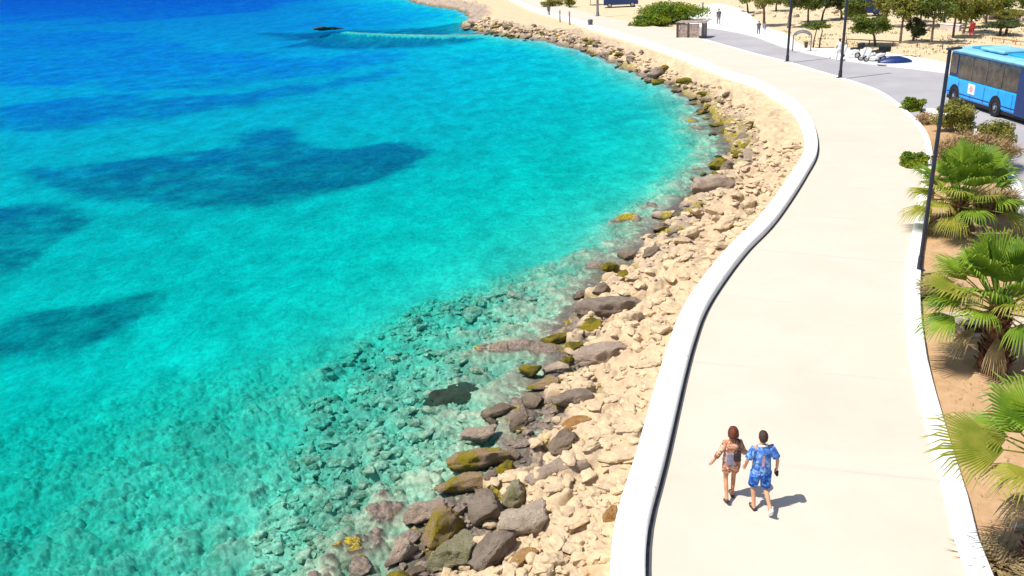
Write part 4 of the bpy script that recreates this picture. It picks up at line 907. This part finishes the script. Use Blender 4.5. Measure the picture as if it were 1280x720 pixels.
for k in range(1, 9): q_ = MB(); q_.box((k*L/9, Y(-.004), .9), (.018, .02, .8)); q_.build('panel_seam', M['navy'], bus)
q_ = MB(); q_.box((L/2, Y(-.006), .62), (L-.3, .02, .05)); q_.build('trim_strip', M['navy'], bus)
q_ = MB(); q_.box((.02, Y(Wd/2), 2.05), (.06, 2.1, 1.0), 0, .02); q_.build('rear_window', M['glass'], bus); q_ = MB(); q_.box((L-.02, Y(Wd/2), 1.85), (.06, 2.2, 1.5), 0, .02); q_.build('windscreen', M['glass'], bus)
for yy in (.3, Wd-.3):
    q_ = MB(); q_.box((L+.0, Y(yy), .75), (.05, .3, .18), 0, .02); q_.build('headlight', M['white'], bus); q_ = MB(); q_.box((-.0, Y(yy), .95), (.05, .2, .35), 0, .02); q_.build('tail_light', M['red'], bus)
dr = MB(); dr.box((wx[1]+2.3, Y(-.005), 1.5), (1.15, .03, 2.3), 0, .01); dr = dr.build('door', M['navy'], bus)
for X in wx:
    for yy in (.16, Wd-.16): wheel_mesh(bus, (X, Y(yy), .45), .45, .28)
    q_ = MB(); q_.tube([(X, Y(-.012), .52), (X, Y(.2), .52)], .54, 20); q_.build('wheel_arch', M['black'], bus)
for o_ in [c_ for c_ in COL.objects if c_.parent == bus and c_.name.startswith('wheel') and not c_.name.startswith('wheel_arch')]:
    if abs(o_.location.y) < 1: o_.location.y = Y(.10)
q_ = MB(); q_.box(((wx[0]+wx[1])/2-.35, Y(-.008), 1.02), (.66, .02, .52), 0, .005); lg = q_.build('logo_panel', M['white'], bus); q_ = MB(); q_.tube([(0, Y(-.014), 0), (0, Y(-.022), 0)], .17, 14); lg2 = q_.build('logo_mark', M['pink'], lg); lg2.location = ((wx[0]+wx[1])/2-.35, Y(-.008), 1.02)
for yy in (-.25, Wd+.25): q_ = MB(); q_.box((L+.1, Y(yy), 2.2), (.12, .2, .4), 0, .03); q_.tube([(L, Y(.1 if yy < 0 else Wd-.1), 2.6), (L+.12, Y(yy), 2.5), (L+.1, Y(yy), 2.35)], .025, 6); q_.build('mirror', M['black'], bus)
# ------------------------------------------------------------------ far vehicles
def van(px, py, rz, L, H, bodymat, label):
    x, y = gp(px, py, -.1); v_ = empty('parked_van', (x, y, -.15), rz, label=label, cat='van'); W2 = 1.8
    side = [(-L/2, .35), (-L/2, .95), (-L/2+.1, H-.1), (-L/2+.3, H), (L/2-1.6, H), (L/2-1.25, H-.08), (L/2-.75, 1.15), (L/2-.1, 1.0), (L/2, .8), (L/2, .35)]
    n = len(side); vs = [(a, -W2/2, c) for a, c in side]+[(a, W2/2, c) for a, c in side]; f = [tuple(range(n)), tuple(range(2*n-1, n-1, -1))]+[(i, n+i, n+(i+1) % n, (i+1) % n) for i in range(n)]
    b_ = MB(); b_.add(vs, f); b_.build('body', bodymat, v_)
    for s_ in (-1, 1):
        for a, c in ((-L/2+.35, -L/2+1.5), (-L/2+1.6, L/2-1.75)): q_ = MB(); q_.box(((a+c)/2, s_*(W2/2+.005), H-.5), (c-a, .02, .55), 0, .005); q_.build('window', M['glass'], v_)
        for X in (-L/2+.85, L/2-.85): wheel_mesh(v_, (X, s_*.82, .34), .34, .22)
        q_ = MB(); q_.box((L/2, s_*.65, .75), (.05, .25, .15), 0, .01); q_.build('headlight', M['white'], v_)
    q_ = MB(); q_.add([(L/2-1.22, -.75, H-.12), (L/2-1.22, .75, H-.12), (L/2-.78, .8, 1.2), (L/2-.78, -.8, 1.2)], [(0, 1, 2, 3)]); q_.v = [(a+.03, b2, c+.02) for a, b2, c in q_.v]; q_.build('windscreen', M['glass'], v_); return v_
van(1082, 19, math.radians(-4), 4.4, 1.9, M['navy'], 'dark navy van parked among trees behind the low green tree')
van(776, 8, math.radians(-6), 5.0, 2.0, M['navy'], 'dark blue van at the top beside the grey lamp post')
# green canopy by the grey post
x, y = gp(738, 5, 0); rt = empty('sun_shade', (x, y, -.1), label='green sun shade at the top left of the grey lamp post', cat='parasol'); b_ = MB(); b_.tube([(0, 0, 0), (0, 0, 2.2)], .04, 6); b_.build('pole', M['grey'], rt)
b_ = MB(); b_.add([(0, 0, 2.3)]+[(1.3*math.cos(a), 1.3*math.sin(a), 1.85) for a in np.linspace(0, 2*math.pi, 9)[:-1]], [(0, 1+k, 1+(k+1) % 8) for k in range(8)]+[(k+1, 0, (k+1) % 8+1) for k in range(0)]); b_.build('canopy', simple('green_canvas', (.02, .22, .12), .8), rt)
tick('----- people')
# ------------------------------------------------------------------ people
def skinmesh(name, J, E, mat, parent, root='pelvis', sub=2):
    names = list(J); ix = {n_: i for i, n_ in enumerate(names)}
    me = bpy.data.meshes.new(name); me.from_pydata([J[n_][:3] for n_ in names], [(ix[a], ix[b_]) for a, b_ in E], [])
    o = link(name, me, None, parent)
    m_ = o.modifiers.new('skin', 'SKIN'); m_.use_smooth_shade = True
    if not me.skin_vertices: 
        import bmesh as _b; bm = _b.new(); bm.from_mesh(me); bm.verts.layers.skin.verify(); bm.to_mesh(me); bm.free()
    for i, n_ in enumerate(names):
        r_ = J[n_][3]; r2_ = J[n_][4] if len(J[n_]) > 4 else r_
        sv_ = me.skin_vertices[0].data[i]; sv_.radius = (r_, r2_); sv_.use_root = (n_ == root)
    s_ = o.modifiers.new('sub', 'SUBSURF'); s_.levels = s_.render_levels = sub
    # bake to a plain mesh
    dg = bpy.context.evaluated_depsgraph_get(); ev = o.evaluated_get(dg); nm_ = bpy.data.meshes.new_from_object(ev); o.modifiers.clear(); o.data = nm_; nm_.name = name
    nm_.materials.clear(); nm_.materials.append(mat); nm_.polygons.foreach_set('use_smooth', [True]*len(nm_.polygons)); return o
def skeleton(pose, w=1., fingers=True):
    J = dict(pelvis=(0, 0, .95, .12*w, .09*w), spine=(0, 0, 1.12, .11*w, .085), chest=(0, .01, 1.32, .13*w, .10), nb=(0, .01, 1.45, .07, .06), neck=(0, .02, 1.53, .05), jaw=(0, .045, 1.585, .062, .07), head=(0, .03, 1.655, .074, .088), crown=(0, .025, 1.725, .052, .06), nose=(0, .125, 1.62, .012))
    E = [('pelvis', 'spine'), ('spine', 'chest'), ('chest', 'nb'), ('nb', 'neck'), ('neck', 'jaw'), ('jaw', 'head'), ('head', 'crown'), ('head', 'nose')]
    for s, S in ((-1, 'L'), (1, 'R')):
        p = pose[S]
        J['ear'+S] = (s*.086, .02, 1.64, .014); E.append(('head', 'ear'+S))
        J['sh'+S] = (s*.175*w, 0, 1.425, .055); J['el'+S] = (*p['el'], .038); J['wr'+S] = (*p['wr'], .027); J['ha'+S] = (*p['ha'], .030, .022)
        J['hip'+S] = (s*.095*w, 0, .90, .088*w); J['th'+S] = (*[(a+b_)/2 for a, b_ in zip((s*.095*w, 0, .90), p['kn'])], .076*w); J['kn'+S] = (*p['kn'], .052)
        cf = [a*.6+b_*.4 for a, b_ in zip(p['kn'], p['an'])]; cf[1] -= .015; J['ca'+S] = (*cf, .05); J['an'+S] = (*p['an'], .034); J['he'+S] = (*p['he'], .033); J['to'+S] = (*p['to'], .034, .02)
        E += [('chest', 'sh'+S), ('sh'+S, 'el'+S), ('el'+S, 'wr'+S), ('wr'+S, 'ha'+S), ('pelvis', 'hip'+S), ('hip'+S, 'th'+S), ('th'+S, 'kn'+S), ('kn'+S, 'ca'+S), ('ca'+S, 'an'+S), ('an'+S, 'he'+S), ('an'+S, 'to'+S)]
        if fingers:
            W_, H_ = Vector(p['wr']), Vector(p['ha']); d = (H_-W_).normalized(); fw = Vector((0, 1, 0)); fw = (fw-d*fw.dot(d)).normalized(); pm = d.cross(fw)*(-s)
            for k, (o_, l_) in enumerate(((-.03, .055), (-.01, .07), (.01, .075), (.03, .065))):
                a = H_+d*.03+fw*o_; b_ = a+d*l_*.55-pm*.008; c_ = b_+d*l_*.4-pm*.025
                J[f'f{S}{k}a'] = (*a, .009); J[f'f{S}{k}b'] = (*b_, .009); J[f'f{S}{k}c'] = (*c_, .007); E += [('ha'+S, f'f{S}{k}a'), (f'f{S}{k}a', f'f{S}{k}b'), (f'f{S}{k}b', f'f{S}{k}c')]
            a = H_-d*.01+fw*.035-pm*.01; b_ = a+d*.03+fw*.02-pm*.015; J['t'+S+'a'] = (*a, .011); J['t'+S+'b'] = (*b_, .009); E += [('ha'+S, 't'+S+'a'), ('t'+S+'a', 't'+S+'b')]
    return J, E
def limb(mb, a, b_, r0, r1, n=12, seg=4, wob=.0):
    a, b_ = Vector(a), Vector(b_); mb.tube([a.lerp(b_, k/seg) for k in range(seg+1)], [r0+(r1-r0)*k/seg*(1+wob*math.sin(k*2)) for k in range(seg+1)], n)
def shirt(mb, w, z0, hem, top=1.455, fl=.0):
    mb.rings([(0, 0, z0, hem*w, (hem-.05)*w), (0, 0, z0+.12, (.185+fl)*w, .135+fl), (0, 0, 1.16, .175*w, .13), (0, .005, 1.3, .195*w, .135), (0, .005, 1.39, .20*w, .115), (0, .008, 1.44, .15*w, .085), (0, .01, top+.02, .075, .07)], 20, cap=False)
def sandal(parent, an, he, to, mat, name='shoe'):
    b_ = MB(); h0 = Vector(he); t0 = Vector(to); d = (t0-h0); b_.tube([h0-d*.12, h0+d*.25, h0+d*.75, t0+d*.22], [.042, .046, .052, .03], 10, flat=.75); return b_.build(name, mat, parent, (0, 0, 0), True)
# man: walking away, left foot lifted behind, right arm down holding something
posM = dict(L=dict(el=(-.30, -.02, 1.17), wr=(-.27, .12, .97), ha=(-.26, .17, .91), kn=(-.10, .12, .49), an=(-.10, .0, .09), he=(-.10, -.05, .04), to=(-.11, .13, .03)),
            R=dict(el=(.29, -.06, 1.15), wr=(.31, .0, .90), ha=(.32, .03, .83), kn=(.10, -.02, .50), an=(.11, -.32, .20), he=(.11, -.38, .22), to=(.12, -.28, .05)))
mx, my = gp(948, 636, 0); man = empty('person', (mx, my, 0.0), math.radians(4), label='person in a blue patterned short sleeved shirt and blue shorts walking away, short dark hair', cat='person', group='couple walking on the promenade')
J, E_ = skeleton(posM, 1.05); skinmesh('body', J, E_, M['skin2'], man)
b_ = MB(); shirt(b_, 1.0, .88, .195); 
for s, S in ((-1, 'L'), (1, 'R')): a = Vector((s*.19, 0, 1.42)); e = Vector(posM[S]['el']); limb(b_, a+Vector((-s*.04, 0, .01)), a.lerp(e, .8), .08, .078)
b_.build('shirt', M['hawaii'], man, smooth=True)
b_ = MB(); b_.tube([(-.085, -.0, 1.475), (-.05, -.06, 1.49), (.05, -.06, 1.49), (.085, 0, 1.475)], .022, 8); b_.build('collar', M['white'], man, smooth=True)
b_ = MB(); b_.add([(-.05, -.150, 1.34), (-.005, -.152, 1.34), (-.01, -.150, 1.1), (-.06, -.148, 1.1)], [(3, 2, 1, 0)]); 
b_.v = [(x_, y_-.01, z_) for x_, y_, z_ in b_.v]; b_.build('shirt_print', M['pink'], man)
b_ = MB(); b_.rings([(0, 0, .82, .19, .14), (0, 0, .90, .19, .14), (0, 0, 1.0, .18, .13)], 20, cap=False)
for s, S in ((-1, 'L'), (1, 'R')): h_ = Vector((s*.1, 0, .88)); limb(b_, h_, h_.lerp(Vector(posM[S]['kn']), .9), .112, .098)
b_.build('shorts', M['shorts'], man, smooth=True)
b_ = MB(); b_.rings([(0, .0, 1.56, .05, .05), (0, .0, 1.60, .078, .085), (0, .012, 1.66, .089, .10), (0, .022, 1.72, .083, .095), (0, .028, 1.76, .06, .07), (0, .03, 1.78, .02, .025)], 16); hr = b_.build('hair', M['hair_dark'], man, (0, -.012, 0), True)
for S in 'LR': p = posM[S]; sandal(man, p['an'], p['he'], p['to'], M['sole'] if S == 'L' else M['white'])
b_ = MB(); b_.box((mx*0+.325, .035, .80), (.05, .12, .14), 0, .02); ph = b_.build('camera_pouch', M['black'], None, (mx, my, 0)); ph.rotation_euler = man.rotation_euler; tag(ph, 'small black pouch held in the right hand of the person in blue', 'pouch')
# woman
posW = dict(L=dict(el=(-.29, -.05, 1.17), wr=(-.37, .02, .95), ha=(-.40, .04, .89), kn=(-.10, .05, .49), an=(-.11, -.22, .14), he=(-.11, -.28, .12), to=(-.12, -.1, .03)),
            R=dict(el=(.25, .0, 1.16), wr=(.33, .14, 1.05), ha=(.38, .18, 1.03), kn=(.08, .10, .49), an=(.06, .05, .085), he=(.06, .0, .04), to=(.06, .2, .03)))
wx_, wy_ = gp(912, 622, 0); wom = empty('person', (wx_, wy_, 0), math.radians(-3), label='person with auburn hair, peach blouse and dark back bag walking beside one in blue', cat='person', group='couple walking on the promenade'); wom.scale = (.93, .93, .93)
J, E_ = skeleton(posW, .92); skinmesh('body', J, E_, M['skin'], wom)
b_ = MB(); shirt(b_, 1.0, .97, .20)
for s, S in ((-1, 'L'), (1, 'R')): a = Vector((s*.16, 0, 1.42)); e = Vector(posW[S]['el']); w_ = Vector(posW[S]['wr']); limb(b_, a+Vector((-s*.03, 0, .01)), e, .072, .06); limb(b_, e, e.lerp(w_, .5), .06, .055)
b_.build('blouse', M['peach'], wom, smooth=True)
b_ = MB(); b_.box((-.05, -.16, 1.10), (.22, .06, .30), 0, .05); b_.build('back_panel', M['lilac'], wom)
b_ = MB(); b_.box((.07, -.19, 1.18), (.15, .10, .28), 0, .05); bg_ = b_.build('bag', M['darkbag'], wom); b_ = MB(); b_.tube([(.07, -.19, 1.3), (.13, -.12, 1.42), (.12, .0, 1.49), (.1, .1, 1.42)], .014, 6); b_.build('strap', M['darkbag'], bg_)
b_ = MB(); b_.rings([(0, 0, .80, .19, .145), (0, 0, .90, .195, .145), (0, 0, 1.0, .155, .12)], 20, cap=False)
for s, S in ((-1, 'L'), (1, 'R')): h_ = Vector((s*.09, 0, .86)); limb(b_, h_, h_.lerp(Vector(posW[S]['kn']), .5), .108, .095)
b_.build('shorts', M['peach'], wom, smooth=True)
b_ = MB(); b_.rings([(0, -.01, 1.545, .085, .08), (0, -.01, 1.58, .115, .11), (0, 0, 1.63, .118, .122), (0, .015, 1.70, .108, .118), (0, .025, 1.755, .08, .09), (0, .03, 1.785, .03, .035)], 18); b_.build('hair', M['hair_red'], wom, (0, -.02, 0), True)
for S in 'LR': p = posW[S]; sandal(wom, p['an'], p['he'], p['to'], M['sole'], 'sandal')
# far figures
def figure(px, py, top, leg, hair, label, sc=1., rz=0, swing=.12, group=None):
    x, y = gp(px, py, 0); r_ = empty('person', (x, y, 0), rz, label=label, cat='person', group=group); r_.scale = (sc,)*3
    P_ = dict(L=dict(el=(-.26, -.05, 1.15), wr=(-.26, .05, .92), ha=(-.26, .07, .85), kn=(-.1, swing, .49), an=(-.1, swing*1.6, .08), he=(-.1, swing*1.6-.05, .04), to=(-.1, swing*1.6+.14, .03)),
              R=dict(el=(.26, .05, 1.15), wr=(.26, -.04, .92), ha=(.26, -.03, .85), kn=(.1, -swing*.5, .49), an=(.1, -swing*1.8, .1), he=(.1, -swing*1.8-.05, .06), to=(.1, -swing*1.8+.12, .03)))
    J, E_ = skeleton(P_, 1., False); skinmesh('body', J, E_, M['skin'], r_, sub=1)
    b_ = MB(); shirt(b_, 1.1, .90, .20)
    for s, S in ((-1, 'L'), (1, 'R')): a = Vector((s*.18, 0, 1.42)); limb(b_, a, a.lerp(Vector(P_[S]['el']), .8), .08, .075, 8)
    b_.build('top', M[top], r_, smooth=True); b_ = MB(); b_.rings([(0, 0, .8, .2, .15), (0, 0, 1., .17, .13)], 14, cap=False)
    for s, S in ((-1, 'L'), (1, 'R')): h_ = Vector((s*.1, 0, .88)); limb(b_, h_, P_[S]['kn'], .11, .085, 8); limb(b_, P_[S]['kn'], P_[S]['an'], .085, .07, 8)
    b_.build('trousers', M[leg], r_, smooth=True)
    b_ = MB(); b_.rings([(0, 0, 1.57, .07, .07), (0, .01, 1.65, .095, .105), (0, .02, 1.74, .08, .09), (0, .03, 1.78, .02, .02)], 12); b_.build('hair', M[hair], r_, (0, -.01, 0), True); return r_
figure(898, 31, 'greycloth', 'lilac', 'hair_dark', 'distant figure in grey walking on the white plaza near the bright bush')
figure(948, 43, 'greycloth', 'greycloth', 'hair_dark', 'distant small figure in dark clothes near the road, left of a paler one', .75)
figure(955, 44, 'lilac', 'white', 'hair_dark', 'distant small figure in pale clothes near the road, right of a darker one', .75)
figure(1048, 75, 'white', 'white', 'hair_dark', 'person in white with dark hair standing at the kerb behind a lamp post', .95)
figure(1214, 46, 'red', 'red', 'white', 'person in red with a white hat under the park trees behind the bus', .85)
figure(686, 19, 'greycloth', 'greycloth', 'hair_dark', 'distant figure in dark clothes on the far beach path', .85)

tick('end')
